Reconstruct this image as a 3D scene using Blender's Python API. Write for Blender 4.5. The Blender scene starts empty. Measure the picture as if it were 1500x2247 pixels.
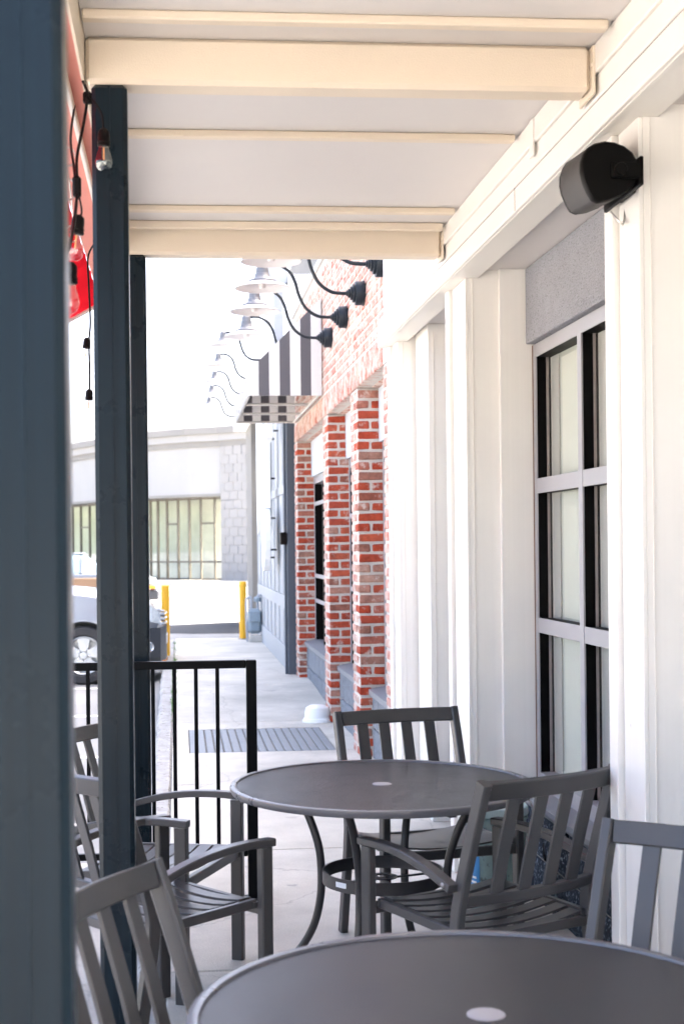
import bpy, bmesh, math, random
from mathutils import Matrix, Vector, noise
random.seed(7)
SC = bpy.context.scene
COL = SC.collection
R = math.radians

# ------------------------------------------------------------------ camera
cam = bpy.data.cameras.new('camera')
cam.sensor_width = 36.0
cam.lens = 3060.0 / 2247.0 * 36.0
cam.shift_x = (750 - 647) / 2247.0
cam.shift_y = (1197 - 1123.5) / 2247.0
cam.clip_end = 2000
cam.dof.use_dof = True
cam.dof.focus_distance = 6.0
cam.dof.aperture_fstop = 5.0
co = bpy.data.objects.new('camera', cam)
co.matrix_world = (Matrix.Translation((0, 0, 1.55)) @ Matrix.Rotation(R(-4.8), 4, 'Z')
                   @ Matrix.Rotation(R(90), 4, 'X') @ Matrix.Rotation(-0.0105, 4, 'Z'))
COL.objects.link(co)
SC.camera = co

# ------------------------------------------------------------------ light
SUN_EL, SUN_AZ = R(50), R(76)      # azimuth measured from +Y (down the street) towards +X; sun stands behind the buildings on the right
w = bpy.data.worlds.new('World'); SC.world = w; w.use_nodes = True
nt = w.node_tree; nt.nodes.clear()
wo = nt.nodes.new('ShaderNodeOutputWorld'); bg = nt.nodes.new('ShaderNodeBackground')
sky = nt.nodes.new('ShaderNodeTexSky'); sky.sky_type = 'NISHITA'; sky.sun_disc = False
sky.sun_elevation = SUN_EL; sky.sun_rotation = SUN_AZ
sky.air_density = 0.6; sky.dust_density = 8.0; sky.ozone_density = 0.0
bg.inputs[1].default_value = 0.15
nt.links.new(sky.outputs[0], bg.inputs[0]); nt.links.new(bg.outputs[0], wo.inputs[0])
sl = bpy.data.lights.new('sun', 'SUN'); sl.energy = 3.0; sl.angle = R(1.0); sl.color = (1.0, 0.965, 0.92)
so = bpy.data.objects.new('sun', sl); COL.objects.link(so)
sd = Vector((math.sin(SUN_AZ) * math.cos(SUN_EL), math.cos(SUN_AZ) * math.cos(SUN_EL), math.sin(SUN_EL)))
so.rotation_euler = sd.to_track_quat('Z', 'Y').to_euler()
so.location = (6, 4, 9)
vs = SC.view_settings
vs.view_transform = 'Standard'; vs.look = 'None'; vs.gamma = 1.0; vs.use_curve_mapping = False
vs.exposure = 3.52
SC.cycles.max_bounces = 7
SC.cycles.diffuse_bounces = 4
SC.cycles.glossy_bounces = 3
SC.cycles.use_adaptive_sampling = True
SC.cycles.adaptive_threshold = 0.03
SC.cycles.transparent_max_bounces = 16
SC.cycles.caustics_reflective = False
SC.cycles.caustics_refractive = False

# ------------------------------------------------------------------ materials
def mat(name, col, rough=0.5, metal=0.0, spec=0.5, var=0.0, vscale=6.0, bump=0.0, bscale=60.0, spots=None, coat=0.0, stain=0.0):
    m = bpy.data.materials.new(name); m.use_nodes = True
    t = m.node_tree; b = t.nodes['Principled BSDF']
    b.inputs['Base Color'].default_value = (*col, 1); b.inputs['Roughness'].default_value = rough
    b.inputs['Metallic'].default_value = metal; b.inputs['Specular IOR Level'].default_value = spec
    b.inputs['Coat Weight'].default_value = coat
    tc = t.nodes.new('ShaderNodeTexCoord')
    last = None
    if var > 0:
        n = t.nodes.new('ShaderNodeTexNoise'); n.inputs['Scale'].default_value = vscale
        n.inputs['Detail'].default_value = 6; n.inputs['Roughness'].default_value = 0.65
        t.links.new(tc.outputs['Object'], n.inputs['Vector'])
        r = t.nodes.new('ShaderNodeValToRGB')
        r.color_ramp.elements[0].position = 0.3; r.color_ramp.elements[1].position = 0.72
        r.color_ramp.elements[0].color = (*[max(0, c * (1 - var)) for c in col], 1)
        r.color_ramp.elements[1].color = (*[min(1, c * (1 + var)) for c in col], 1)
        t.links.new(n.outputs['Fac'], r.inputs['Fac']); last = r.outputs['Color']
        rr = t.nodes.new('ShaderNodeMapRange'); rr.inputs['To Min'].default_value = max(0.03, rough - 0.08); rr.inputs['To Max'].default_value = min(1, rough + 0.1)
        t.links.new(n.outputs['Fac'], rr.inputs['Value']); t.links.new(rr.outputs['Result'], b.inputs['Roughness'])
    if spots:
        scol, sscale, thr = spots
        n2 = t.nodes.new('ShaderNodeTexNoise'); n2.inputs['Scale'].default_value = sscale; n2.inputs['Detail'].default_value = 3
        t.links.new(tc.outputs['Object'], n2.inputs['Vector'])
        r2 = t.nodes.new('ShaderNodeValToRGB'); r2.color_ramp.elements[0].position = thr; r2.color_ramp.elements[1].position = thr + 0.05
        t.links.new(n2.outputs['Fac'], r2.inputs['Fac'])
        mx = t.nodes.new('ShaderNodeMix'); mx.data_type = 'RGBA'
        if last: t.links.new(last, mx.inputs['A'])
        else: mx.inputs['A'].default_value = (*col, 1)
        mx.inputs['B'].default_value = (*scol, 1)
        t.links.new(r2.outputs['Color'], mx.inputs['Factor']); last = mx.outputs['Result']
    if stain:
        n4 = t.nodes.new('ShaderNodeTexNoise'); n4.inputs['Scale'].default_value = 0.9; n4.inputs['Detail'].default_value = 9; n4.inputs['Roughness'].default_value = 0.7
        ge = t.nodes.new('ShaderNodeNewGeometry'); t.links.new(ge.outputs['Position'], n4.inputs['Vector'])
        m4 = t.nodes.new('ShaderNodeMapRange'); m4.inputs['From Min'].default_value = 0.35; m4.inputs['From Max'].default_value = 0.62; m4.inputs['To Min'].default_value = 1 - stain; m4.inputs['To Max'].default_value = 1.04
        t.links.new(n4.outputs['Fac'], m4.inputs['Value'])
        n5 = t.nodes.new('ShaderNodeTexNoise'); n5.inputs['Scale'].default_value = 170; n5.inputs['Detail'].default_value = 2
        t.links.new(ge.outputs['Position'], n5.inputs['Vector'])
        m5 = t.nodes.new('ShaderNodeMapRange'); m5.inputs['From Min'].default_value = 0.3; m5.inputs['From Max'].default_value = 0.7; m5.inputs['To Min'].default_value = 0.84; m5.inputs['To Max'].default_value = 1.12
        t.links.new(n5.outputs['Fac'], m5.inputs['Value'])
        vo = t.nodes.new('ShaderNodeTexVoronoi'); vo.feature = 'DISTANCE_TO_EDGE'; vo.inputs['Scale'].default_value = 0.55
        wv = t.nodes.new('ShaderNodeVectorMath'); wv.operation = 'MULTIPLY_ADD'; wv.inputs[1].default_value = (0.5, 0.5, 0)
        t.links.new(n4.outputs['Color'], wv.inputs[0]); t.links.new(ge.outputs['Position'], wv.inputs[2]); t.links.new(wv.outputs[0], vo.inputs['Vector'])
        m6 = t.nodes.new('ShaderNodeMapRange'); m6.inputs['From Min'].default_value = 0.0; m6.inputs['From Max'].default_value = 0.0035; m6.inputs['To Min'].default_value = 0.72; m6.inputs['To Max'].default_value = 1.0
        t.links.new(vo.outputs['Distance'], m6.inputs['Value'])
        p1 = t.nodes.new('ShaderNodeMath'); p1.operation = 'MULTIPLY'; p2 = t.nodes.new('ShaderNodeMath'); p2.operation = 'MULTIPLY'
        t.links.new(m4.outputs[0], p1.inputs[0]); t.links.new(m5.outputs[0], p1.inputs[1]); t.links.new(p1.outputs[0], p2.inputs[0]); t.links.new(m6.outputs[0], p2.inputs[1])
        mm = t.nodes.new('ShaderNodeMix'); mm.data_type = 'RGBA'; mm.blend_type = 'MULTIPLY'; mm.inputs['Factor'].default_value = 1
        t.links.new(last, mm.inputs['A']); t.links.new(p2.outputs[0], mm.inputs['B']); last = mm.outputs['Result']
    if last: t.links.new(last, b.inputs['Base Color'])
    if bump > 0:
        n3 = t.nodes.new('ShaderNodeTexNoise'); n3.inputs['Scale'].default_value = bscale; n3.inputs['Detail'].default_value = 4
        t.links.new(tc.outputs['Object'], n3.inputs['Vector'])
        bp = t.nodes.new('ShaderNodeBump'); bp.inputs['Strength'].default_value = bump; bp.inputs['Distance'].default_value = 0.01
        t.links.new(n3.outputs['Fac'], bp.inputs['Height']); t.links.new(bp.outputs['Normal'], b.inputs['Normal'])
    return m

def glass_mat(name, tint, ior=1.6, rough=0.01):
    m = bpy.data.materials.new(name); m.use_nodes = True; t = m.node_tree; t.nodes.clear()
    o = t.nodes.new('ShaderNodeOutputMaterial'); mx = t.nodes.new('ShaderNodeMixShader'); fr = t.nodes.new('ShaderNodeFresnel')
    tr = t.nodes.new('ShaderNodeBsdfTransparent'); gl = t.nodes.new('ShaderNodeBsdfGlossy')
    fr.inputs['IOR'].default_value = ior; tr.inputs['Color'].default_value = (*tint, 1)
    gl.inputs['Roughness'].default_value = rough; gl.inputs['Color'].default_value = (0.93, 0.97, 0.94, 1)
    ge = t.nodes.new('ShaderNodeNewGeometry'); sb = t.nodes.new('ShaderNodeMath'); sb.operation = 'SUBTRACT'; sb.use_clamp = True
    t.links.new(fr.outputs[0], sb.inputs[0]); t.links.new(ge.outputs['Backfacing'], sb.inputs[1])
    t.links.new(sb.outputs[0], mx.inputs[0]); t.links.new(tr.outputs[0], mx.inputs[1]); t.links.new(gl.outputs[0], mx.inputs[2])
    t.links.new(mx.outputs[0], o.inputs[0]); return m

def cloth_mat(name, col, trans=0.4, rough=0.8, wave=None):
    m = bpy.data.materials.new(name); m.use_nodes = True; t = m.node_tree; t.nodes.clear()
    o = t.nodes.new('ShaderNodeOutputMaterial'); mx = t.nodes.new('ShaderNodeMixShader')
    d = t.nodes.new('ShaderNodeBsdfDiffuse'); tl = t.nodes.new('ShaderNodeBsdfTranslucent')
    tc = t.nodes.new('ShaderNodeTexCoord'); n = t.nodes.new('ShaderNodeTexNoise'); n.inputs['Scale'].default_value = 40; n.inputs['Detail'].default_value = 4
    t.links.new(tc.outputs['Object'], n.inputs['Vector'])
    r = t.nodes.new('ShaderNodeValToRGB')
    r.color_ramp.elements[0].color = (*[c * 0.96 for c in col], 1); r.color_ramp.elements[1].color = (*[min(1, c * 1.03) for c in col], 1)
    t.links.new(n.outputs['Fac'], r.inputs['Fac'])
    t.links.new(r.outputs['Color'], d.inputs['Color']); t.links.new(r.outputs['Color'], tl.inputs['Color'])
    mx.inputs[0].default_value = trans
    t.links.new(d.outputs[0], mx.inputs[1]); t.links.new(tl.outputs[0], mx.inputs[2]); t.links.new(mx.outputs[0], o.inputs[0])
    return m

BRICK_RAMP = [(0.0, (0.36, 0.052, 0.024)), (0.22, (0.44, 0.074, 0.035)), (0.42, (0.36, 0.070, 0.040)), (0.56, (0.48, 0.100, 0.050)),
              (0.68, (0.29, 0.098, 0.064)), (0.80, (0.36, 0.19, 0.14)), (0.90, (0.41, 0.11, 0.072)), (1.0, (0.47, 0.32, 0.24))]
def brick_mat(name, island, lit_smear=False):
    lit_smear = lit_smear or island
    m = bpy.data.materials.new(name); m.use_nodes = True; t = m.node_tree; b = t.nodes['Principled BSDF']
    b.inputs['Roughness'].default_value = 0.85; b.inputs['Specular IOR Level'].default_value = 0.2
    if island:
        g = t.nodes.new('ShaderNodeNewGeometry'); src = g.outputs['Random Per Island']
    else:
        g = t.nodes.new('ShaderNodeObjectInfo'); src = g.outputs['Random']
    r = t.nodes.new('ShaderNodeValToRGB'); cr = r.color_ramp; cr.interpolation = 'LINEAR'
    cr.elements[0].position = 0; cr.elements[0].color = (*BRICK_RAMP[0][1], 1)
    cr.elements[1].position = 1; cr.elements[1].color = (*BRICK_RAMP[-1][1], 1)
    for p, c in BRICK_RAMP[1:-1]:
        e = cr.elements.new(p); e.color = (*c, 1)
    t.links.new(src, r.inputs['Fac'])
    tc = t.nodes.new('ShaderNodeTexCoord'); geo = t.nodes.new('ShaderNodeNewGeometry')
    n = t.nodes.new('ShaderNodeTexNoise'); n.inputs['Scale'].default_value = 16; n.inputs['Detail'].default_value = 7; n.inputs['Roughness'].default_value = 0.7
    t.links.new(geo.outputs['Position'], n.inputs['Vector'])
    n2 = t.nodes.new('ShaderNodeTexNoise'); n2.inputs['Scale'].default_value = 9; n2.inputs['Detail'].default_value = 8; n2.inputs['Roughness'].default_value = 0.75
    t.links.new(geo.outputs['Position'], n2.inputs['Vector'])
    mr = t.nodes.new('ShaderNodeMapRange'); mr.inputs['From Min'].default_value = 0.3; mr.inputs['From Max'].default_value = 0.7; mr.inputs['To Min'].default_value = 0.62; mr.inputs['To Max'].default_value = 1.28
    t.links.new(n.outputs['Fac'], mr.inputs['Value'])
    mul = t.nodes.new('ShaderNodeMix'); mul.data_type = 'RGBA'; mul.blend_type = 'MULTIPLY'; mul.inputs['Factor'].default_value = 1
    t.links.new(r.outputs['Color'], mul.inputs['A']); t.links.new(mr.outputs['Result'], mul.inputs['B'])
    r2 = t.nodes.new('ShaderNodeValToRGB'); r2.color_ramp.elements[0].position = 0.36 if lit_smear else 0.55; r2.color_ramp.elements[1].position = 0.58 if lit_smear else 0.66  # mortar smear, widened on street faces to paint in their overexposed paleness
    t.links.new(n2.outputs['Fac'], r2.inputs['Fac'])
    mx = t.nodes.new('ShaderNodeMix'); mx.data_type = 'RGBA'; mx.inputs['B'].default_value = (0.60, 0.48, 0.41, 1)
    t.links.new(mul.outputs['Result'], mx.inputs['A']); t.links.new(r2.outputs['Color'], mx.inputs['Factor'])
    t.links.new(mx.outputs['Result'], b.inputs['Base Color'])
    bp = t.nodes.new('ShaderNodeBump'); bp.inputs['Strength'].default_value = 0.7; bp.inputs['Distance'].default_value = 0.01
    t.links.new(n.outputs['Fac'], bp.inputs['Height']); t.links.new(bp.outputs['Normal'], b.inputs['Normal'])
    return m

M = dict(
    cream=mat('cream_paint', (0.655, 0.56, 0.44), 0.55, var=0.03, vscale=3, bump=0.15, bscale=220, spots=((0.45, 0.22, 0.08), 14, 0.80)),
    deck=mat('deck_paint', (0.59, 0.555, 0.525), 0.5, var=0.03, vscale=1.5, bump=0.04, bscale=80),
    white=mat('white_siding', (0.785, 0.755, 0.70), 0.45, var=0.025, vscale=2.0, bump=0.03, bscale=40, spots=((0.45, 0.38, 0.3), 23, 0.79)),
    trim=mat('white_trim', (0.72, 0.685, 0.625), 0.4, var=0.02, vscale=3.0),
    seam=mat('seam_dark', (0.10, 0.09, 0.085), 0.7, var=0.2),
    post=mat('post_steel', (0.0048, 0.0115, 0.0170), 0.28, spec=0.17, var=0.07, vscale=5, bump=0.06, bscale=300),
    fence=mat('fence_black', (0.003, 0.0035, 0.004), 0.4, spec=0.08, var=0.2, vscale=9),
    chair=mat('chair_paint', (0.057, 0.0545, 0.0535), 0.30, spec=0.4, var=0.07, vscale=5, bump=0.05, bscale=400, spots=((0.10, 0.04, 0.02), 19, 0.79)),
    table=mat('table_paint', (0.030, 0.028, 0.029), 0.32, spec=0.5, var=0.12, vscale=7, bump=0.05, bscale=400),
    rim=mat('table_rim', (0.10, 0.096, 0.10), 0.28, spec=0.6, var=0.1, vscale=7),
    plug=mat('plug_plastic', (0.34, 0.32, 0.315), 0.45, var=0.06),
    bolt=mat('bolt_steel', (0.3, 0.3, 0.3), 0.3, metal=1.0, var=0.1),
    ridge=mat('ridge_woods', (0.07, 0.085, 0.05), 0.95, spec=0.1, var=0.4, vscale=0.08),
    walk=mat('pavement_concrete', (0.57, 0.535, 0.465), 0.85, spec=0.2, var=0.13, vscale=1.3, bump=0.25, bscale=180, spots=((0.45, 0.42, 0.37), 4, 0.68), stain=0.22),
    conc=mat('concrete', (0.56, 0.53, 0.47), 0.85, spec=0.2, var=0.11, vscale=2.2, bump=0.25, bscale=180, spots=((0.34, 0.33, 0.31), 5, 0.70), stain=0.2),
    joint=mat('joint_fill', (0.17, 0.165, 0.155), 0.95, var=0.2, vscale=30),
    kerb=mat('kerb_concrete', (0.36, 0.35, 0.33), 0.9, spec=0.2, var=0.25, vscale=9, bump=0.6, bscale=60, spots=((0.16, 0.15, 0.13), 24, 0.62)),
    lot=mat('parking_asphalt', (0.26, 0.258, 0.25), 0.9, spec=0.2, var=0.14, vscale=0.6, bump=0.3, bscale=120),
    patch=mat('shadow_patch', (0.05, 0.052, 0.055), 0.9, spec=0.2, var=0.15, vscale=1.2, bump=0.3, bscale=120),
    line=mat('road_paint', (0.75, 0.74, 0.70), 0.8, var=0.1, vscale=8),
    mortar=mat('mortar', (0.58, 0.53, 0.47), 0.95, spec=0.1, var=0.1, vscale=12, bump=0.5, bscale=90),
    brick=brick_mat('brick_clay', False), bricklit=brick_mat('brick_clay_lit_smear', False, True), bricks=brick_mat('brick_clay_field', True),
    eifs=mat('grey_stucco', (0.29, 0.29, 0.305), 0.9, spec=0.15, var=0.08, vscale=8, bump=0.8, bscale=120, spots=((0.16, 0.16, 0.17), 130, 0.60)),
    pale=mat('pale_panel', (0.50, 0.53, 0.56), 0.6, var=0.04),
    block=mat('split_block', (0.022, 0.030, 0.042), 0.9, spec=0.2, var=0.35, vscale=22, bump=1.0, bscale=70, spots=((0.17, 0.20, 0.24), 75, 0.57)),
    block2=mat('grey_block', (0.20, 0.21, 0.225), 0.9, spec=0.2, var=0.25, vscale=18, bump=0.8, bscale=70, spots=((0.32, 0.34, 0.37), 70, 0.58)),
    sill=mat('stone_sill', (0.20, 0.205, 0.215), 0.5, var=0.1, vscale=10, bump=0.1),
    alum=mat('window_aluminium', (0.34, 0.33, 0.335), 0.4, metal=0.0, var=0.05, vscale=4),
    jamb=mat('window_dark', (0.004, 0.0037, 0.0034), 0.45, spec=0.06, var=0.2),
    gasket=mat('window_gasket', (0.28, 0.24, 0.22), 0.4, var=0.15, vscale=30),
    caulk=mat('brown_caulk', (0.22, 0.13, 0.08), 0.8, var=0.2),
    room=mat('interior_dark', (0.035, 0.035, 0.033), 0.9, var=0.2),
    glass=glass_mat('window_glass', (0.965, 0.982, 0.965), 1.55),
    blindedge=mat('blind_channel', (0.60, 0.56, 0.54), 0.6, var=0.03),
    blind=mat('blind_fabric', (0.63, 0.62, 0.565), 0.9, var=0.03, vscale=5, bump=0.1, bscale=200),
    slate=mat('slate_panel', (0.40, 0.41, 0.415), 0.6, var=0.05, vscale=2),
    slated=mat('slate_corner', (0.065, 0.078, 0.098), 0.6, var=0.06, vscale=3),
    stripe_w=cloth_mat('awning_white', (0.80, 0.79, 0.76), 0.25),
    stripe_g=cloth_mat('awning_grey', (0.125, 0.120, 0.128), 0.02),
    alu_bar=mat('frame_tube', (0.5, 0.485, 0.46), 0.5, var=0.05),
    shade=mat('lamp_zinc', (0.15, 0.155, 0.165), 0.42, metal=0.2, var=0.08, vscale=9),
    enamel=mat('lamp_enamel', (0.60, 0.58, 0.57), 0.3, var=0.02),
    dark=mat('lamp_dark', (0.012, 0.017, 0.023), 0.38, spec=0.3, var=0.12, vscale=8),
    red_bounce=cloth_mat('red_bounce_tint', (0.72, 0.33, 0.28), 0.1),  # cream soffit with the awning's red bounce light put into its colour
    red=cloth_mat('red_canvas', (0.60, 0.012, 0.020), 0.2),
    zinc=mat('zinc_pipe', (0.42, 0.44, 0.47), 0.45, metal=0.2, var=0.07),
    yellow=mat('bollard_yellow', (0.80, 0.42, 0.02), 0.5, var=0.07, vscale=4),
    meter=mat('meter_grey', (0.24, 0.30, 0.34), 0.5, var=0.12, vscale=9),
    sign=mat('sign_white', (0.85, 0.85, 0.84), 0.4, var=0.02),
    far=mat('far_stucco', (0.22, 0.213, 0.20), 0.9, spec=0.1, var=0.05, vscale=0.6),
    farw=mat('far_band', (0.32, 0.317, 0.308), 0.9, spec=0.1, var=0.03, vscale=0.5),
    farblock=mat('far_block', (0.29, 0.283, 0.274), 0.9, spec=0.1, var=0.05, vscale=1.5),
    bronze=mat('bronze_mullion', (0.10, 0.085, 0.065), 0.45, var=0.1),
    farglass=glass_mat('storefront_glass', (0.93, 0.95, 0.92), 1.6),
    farroom=mat('shop_interior', (0.66, 0.64, 0.59), 0.9, var=0.22, vscale=0.5),
    silver=mat('car_silver', (0.30, 0.315, 0.34), 0.38, metal=0.2, coat=0.2, var=0.02),
    carblk=mat('car_black_plastic', (0.022, 0.026, 0.034), 0.4, var=0.1),
    slatecar=mat('car_slate', (0.11, 0.125, 0.15), 0.25, coat=0.7, var=0.03),
    tan=mat('car_tan', (0.14, 0.085, 0.05), 0.5, var=0.06),
    tyre=mat('tyre_rubber', (0.035, 0.034, 0.034), 0.8, var=0.2, vscale=20, bump=0.5, bscale=50),
    alloy=mat('alloy_wheel', (0.62, 0.63, 0.62), 0.3, metal=0.6, var=0.03),
    chrome=mat('chrome', (0.75, 0.76, 0.78), 0.15, metal=1.0, var=0.02),
    headlamp=mat('headlamp', (0.45, 0.50, 0.53), 0.1, coat=1.0, var=0.2, vscale=25),
    amber=mat('amber_lens', (0.75, 0.22, 0.02), 0.2, var=0.05),
    carglass=mat('car_glass', (0.10, 0.14, 0.165), 0.06, spec=0.4, var=0.25, vscale=2),
    grass=mat('weed_green', (0.10, 0.22, 0.035), 0.7, var=0.3, vscale=20),
    grate=mat('grate_steel', (0.20, 0.215, 0.225), 0.55, metal=0.0, var=0.18, vscale=12, bump=0.2),
    cord=mat('cord_black', (0.005, 0.004, 0.004), 0.5, spec=0.1, var=0.2),
    bulb=glass_mat('bulb_glass', (0.93, 0.93, 0.93), 2.4),
    filament=mat('filament', (0.75, 0.30, 0.08), 0.4, var=0.05),
    spk=mat('speaker_black', (0.003, 0.0028, 0.0025), 0.45, spec=0.08, var=0.2),
    grille=mat('speaker_grille', (0.030, 0.026, 0.024), 0.5, metal=0.3, var=0.1, bump=0.4, bscale=500),
    bucket=mat('bucket_plastic', (0.26, 0.36, 0.35), 0.5, var=0.18, vscale=14, spots=((0.10, 0.13, 0.13), 22, 0.62)),
    lid=mat('bucket_lid', (0.40, 0.50, 0.49), 0.45, var=0.1, vscale=14),
    label=mat('label_blue', (0.015, 0.22, 0.50), 0.4, var=0.15, vscale=12),
    paper=mat('label_white', (0.78, 0.78, 0.77), 0.6, var=0.03),
    bowl=mat('white_plastic', (0.82, 0.82, 0.80), 0.4, var=0.02),
    wire=mat('wire_steel', (0.6, 0.58, 0.56), 0.3, metal=1.0, var=0.05),
)

# ------------------------------------------------------------------ mesh helpers
def streak(m, amt=0.35):
    t = m.node_tree; b = t.nodes['Principled BSDF']
    tc = t.nodes.new('ShaderNodeTexCoord'); mp = t.nodes.new('ShaderNodeMapping'); mp.inputs['Scale'].default_value = (70, 70, 0.5)
    n = t.nodes.new('ShaderNodeTexNoise'); n.inputs['Scale'].default_value = 1; n.inputs['Detail'].default_value = 5
    t.links.new(tc.outputs['Object'], mp.inputs[0]); t.links.new(mp.outputs[0], n.inputs['Vector'])
    r = t.nodes.new('ShaderNodeMapRange'); r.inputs['From Min'].default_value = .3; r.inputs['From Max'].default_value = .7; r.inputs['To Min'].default_value = 1 - amt; r.inputs['To Max'].default_value = 1 + amt
    t.links.new(n.outputs['Fac'], r.inputs['Value'])
    l = b.inputs['Base Color'].links[0]; src = l.from_socket
    mm = t.nodes.new('ShaderNodeMix'); mm.data_type = 'RGBA'; mm.blend_type = 'MULTIPLY'; mm.inputs['Factor'].default_value = 1
    t.links.new(src, mm.inputs['A']); t.links.new(r.outputs[0], mm.inputs['B']); t.links.new(mm.outputs['Result'], b.inputs['Base Color'])
streak(M['post'], .22); streak(M['white'], .014)
class MB:
    def __init__(s): s.v = []; s.f = []; s.sm = []
    def add(s, vs, fs, smooth=False, T=None):
        o = len(s.v)
        s.v += [tuple(T @ Vector(p)) for p in vs] if T else [tuple(p) for p in vs]
        s.f += [tuple(o + i for i in f) for f in fs]; s.sm += [smooth] * len(fs); return s
    def box(s, x0, x1, y0, y1, z0, z1, T=None):
        return s.add([(x0, y0, z0), (x1, y0, z0), (x1, y1, z0), (x0, y1, z0), (x0, y0, z1), (x1, y0, z1), (x1, y1, z1), (x0, y1, z1)],
                     [(0, 3, 2, 1), (4, 5, 6, 7), (0, 1, 5, 4), (1, 2, 6, 5), (2, 3, 7, 6), (3, 0, 4, 7)], T=T)
    def cbox(s, x0, x1, y0, y1, z0, z1, c=0.004, T=None, jit=0.0):
        if x1 < x0: x0, x1 = x1, x0
        c = min(c, (x1 - x0) * .45, (y1 - y0) * .45, (z1 - z0) * .45)
        vs = []; idx = {}
        for i, X in enumerate((x0, x1)):
            for j, Y in enumerate((y0, y1)):
                for k, Z in enumerate((z0, z1)):
                    sx, sy, sz = (1, -1)[i] * c, (1, -1)[j] * c, (1, -1)[k] * c
                    idx[i, j, k] = len(vs)
                    vs += [(X, Y + sy, Z + sz), (X + sx, Y, Z + sz), (X + sx, Y + sy, Z)]
        if jit: vs = [tuple(a + random.uniform(-jit, jit) for a in p) for p in vs]
        I = lambda i, j, k, a: idx[i, j, k] + a
        fs = []
        for i in (0, 1):
            q = [I(i, 0, 0, 0), I(i, 1, 0, 0), I(i, 1, 1, 0), I(i, 0, 1, 0)]; fs.append(tuple(q if i else q[::-1]))
            q = [I(0, i, 0, 1), I(1, i, 0, 1), I(1, i, 1, 1), I(0, i, 1, 1)]; fs.append(tuple(q[::-1] if i else q))
            q = [I(0, 0, i, 2), I(1, 0, i, 2), I(1, 1, i, 2), I(0, 1, i, 2)]; fs.append(tuple(q if i else q[::-1]))
        for j in (0, 1):
            for k in (0, 1):
                fs.append((I(0, j, k, 1), I(1, j, k, 1), I(1, j, k, 2), I(0, j, k, 2)))
                fs.append((I(j, 0, k, 0), I(j, 1, k, 0), I(j, 1, k, 2), I(j, 0, k, 2)))
                fs.append((I(j, k, 0, 0), I(j, k, 1, 0), I(j, k, 1, 1), I(j, k, 0, 1)))
        for i in (0, 1):
            for j in (0, 1):
                for k in (0, 1): fs.append((I(i, j, k, 0), I(i, j, k, 1), I(i, j, k, 2)))
        return s.add(vs, fs, T=T)
    def sweep(s, path, sec, side=None, close=False, caps=True, smooth=False, T=None, scale=None):
        # sec: list of (a, b): a along the side vector, b along tangent x side
        P = [Vector(p) for p in path]; n = len(P); m = len(sec); vs = []; prev = None
        for i, p in enumerate(P):
            if close: t = (P[(i + 1) % n] - P[i - 1]).normalized()
            else: t = (P[min(i + 1, n - 1)] - P[max(i - 1, 0)]).normalized()
            if side is not None: a = Vector(side)
            elif prev is not None: a = prev
            else: a = Vector((0, 0, 1)) if abs(t.z) < .9 else Vector((1, 0, 0))
            a = (a - t * a.dot(t)).normalized(); prev = a; b = t.cross(a)
            k = scale[i] if scale else 1
            vs += [p + a * (q[0] * k) + b * (q[1] * k) for q in sec]
        fs = []
        for i in range(n if close else n - 1):
            i2 = (i + 1) % n
            for j in range(m):
                j2 = (j + 1) % m
                fs.append((i * m + j, i * m + j2, i2 * m + j2, i2 * m + j))
        if caps and not close: fs += [tuple(range(m))[::-1], tuple((n - 1) * m + j for j in range(m))]
        return s.add(vs, fs, smooth, T)
    def tube(s, path, r, seg=8, **k):
        return s.sweep(path, [(r * math.cos(2 * math.pi * j / seg), r * math.sin(2 * math.pi * j / seg)) for j in range(seg)], smooth=True, **k)
    def bar(s, path, w, h, side, **k):      # rectangular bar with softened corners
        c = min(w, h) * .14; a, b = w / 2, h / 2
        return s.sweep(path, [(-a + c, -b), (a - c, -b), (a, -b + c), (a, b - c), (a - c, b), (-a + c, b), (-a, b - c), (-a, -b + c)], side=side, smooth=True, **k)
    def lathe(s, prof, seg=24, T=None, smooth=True, wob=None):
        vs = []; m = len(prof)
        for i in range(seg):
            a = 2 * math.pi * i / seg
            for j, (r, z) in enumerate(prof):
                k = 1 + (wob(i, j) if wob else 0)
                vs.append((r * k * math.cos(a), r * k * math.sin(a), z))
        fs = [(i * m + j, ((i + 1) % seg) * m + j, ((i + 1) % seg) * m + j + 1, i * m + j + 1) for i in range(seg) for j in range(m - 1)]
        return s.add(vs, fs, smooth, T)
    def prism(s, poly, axis, a0, a1, T=None, smooth=False):   # polygon in the two other axes, extruded along axis
        def mk(p, q):
            return {'x': (q, p[0], p[1]), 'y': (p[0], q, p[1]), 'z': (p[0], p[1], q)}[axis]
        n = len(poly); vs = [mk(p, a0) for p in poly] + [mk(p, a1) for p in poly]
        fs = [(i, (i + 1) % n, n + (i + 1) % n, n + i) for i in range(n)]
        s.add(vs, fs, smooth, T); return s.add(vs, [tuple(range(n))[::-1], tuple(range(n, 2 * n))], False, T)
    def mesh(s, name, m):
        me = bpy.data.meshes.new(name); me.from_pydata(s.v, [], s.f); weld = getattr(s, 'weld', False)
        me.polygons.foreach_set('use_smooth', s.sm)
        me.materials.append(M[m] if isinstance(m, str) else m)
        b = bmesh.new(); b.from_mesh(me)
        if weld: bmesh.ops.remove_doubles(b, verts=b.verts, dist=1e-5)
        bmesh.ops.recalc_face_normals(b, faces=b.faces); b.to_mesh(me); b.free()
        if any(s.sm): me.set_sharp_from_angle(angle=R(38))
        me.update(); return me
    def build(s, name, m, parent=None, loc=None):
        o = bpy.data.objects.new(name, s.mesh(name, m)); COL.objects.link(o)
        if parent: o.parent = parent
        if loc: o.location = loc
        return o

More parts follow.
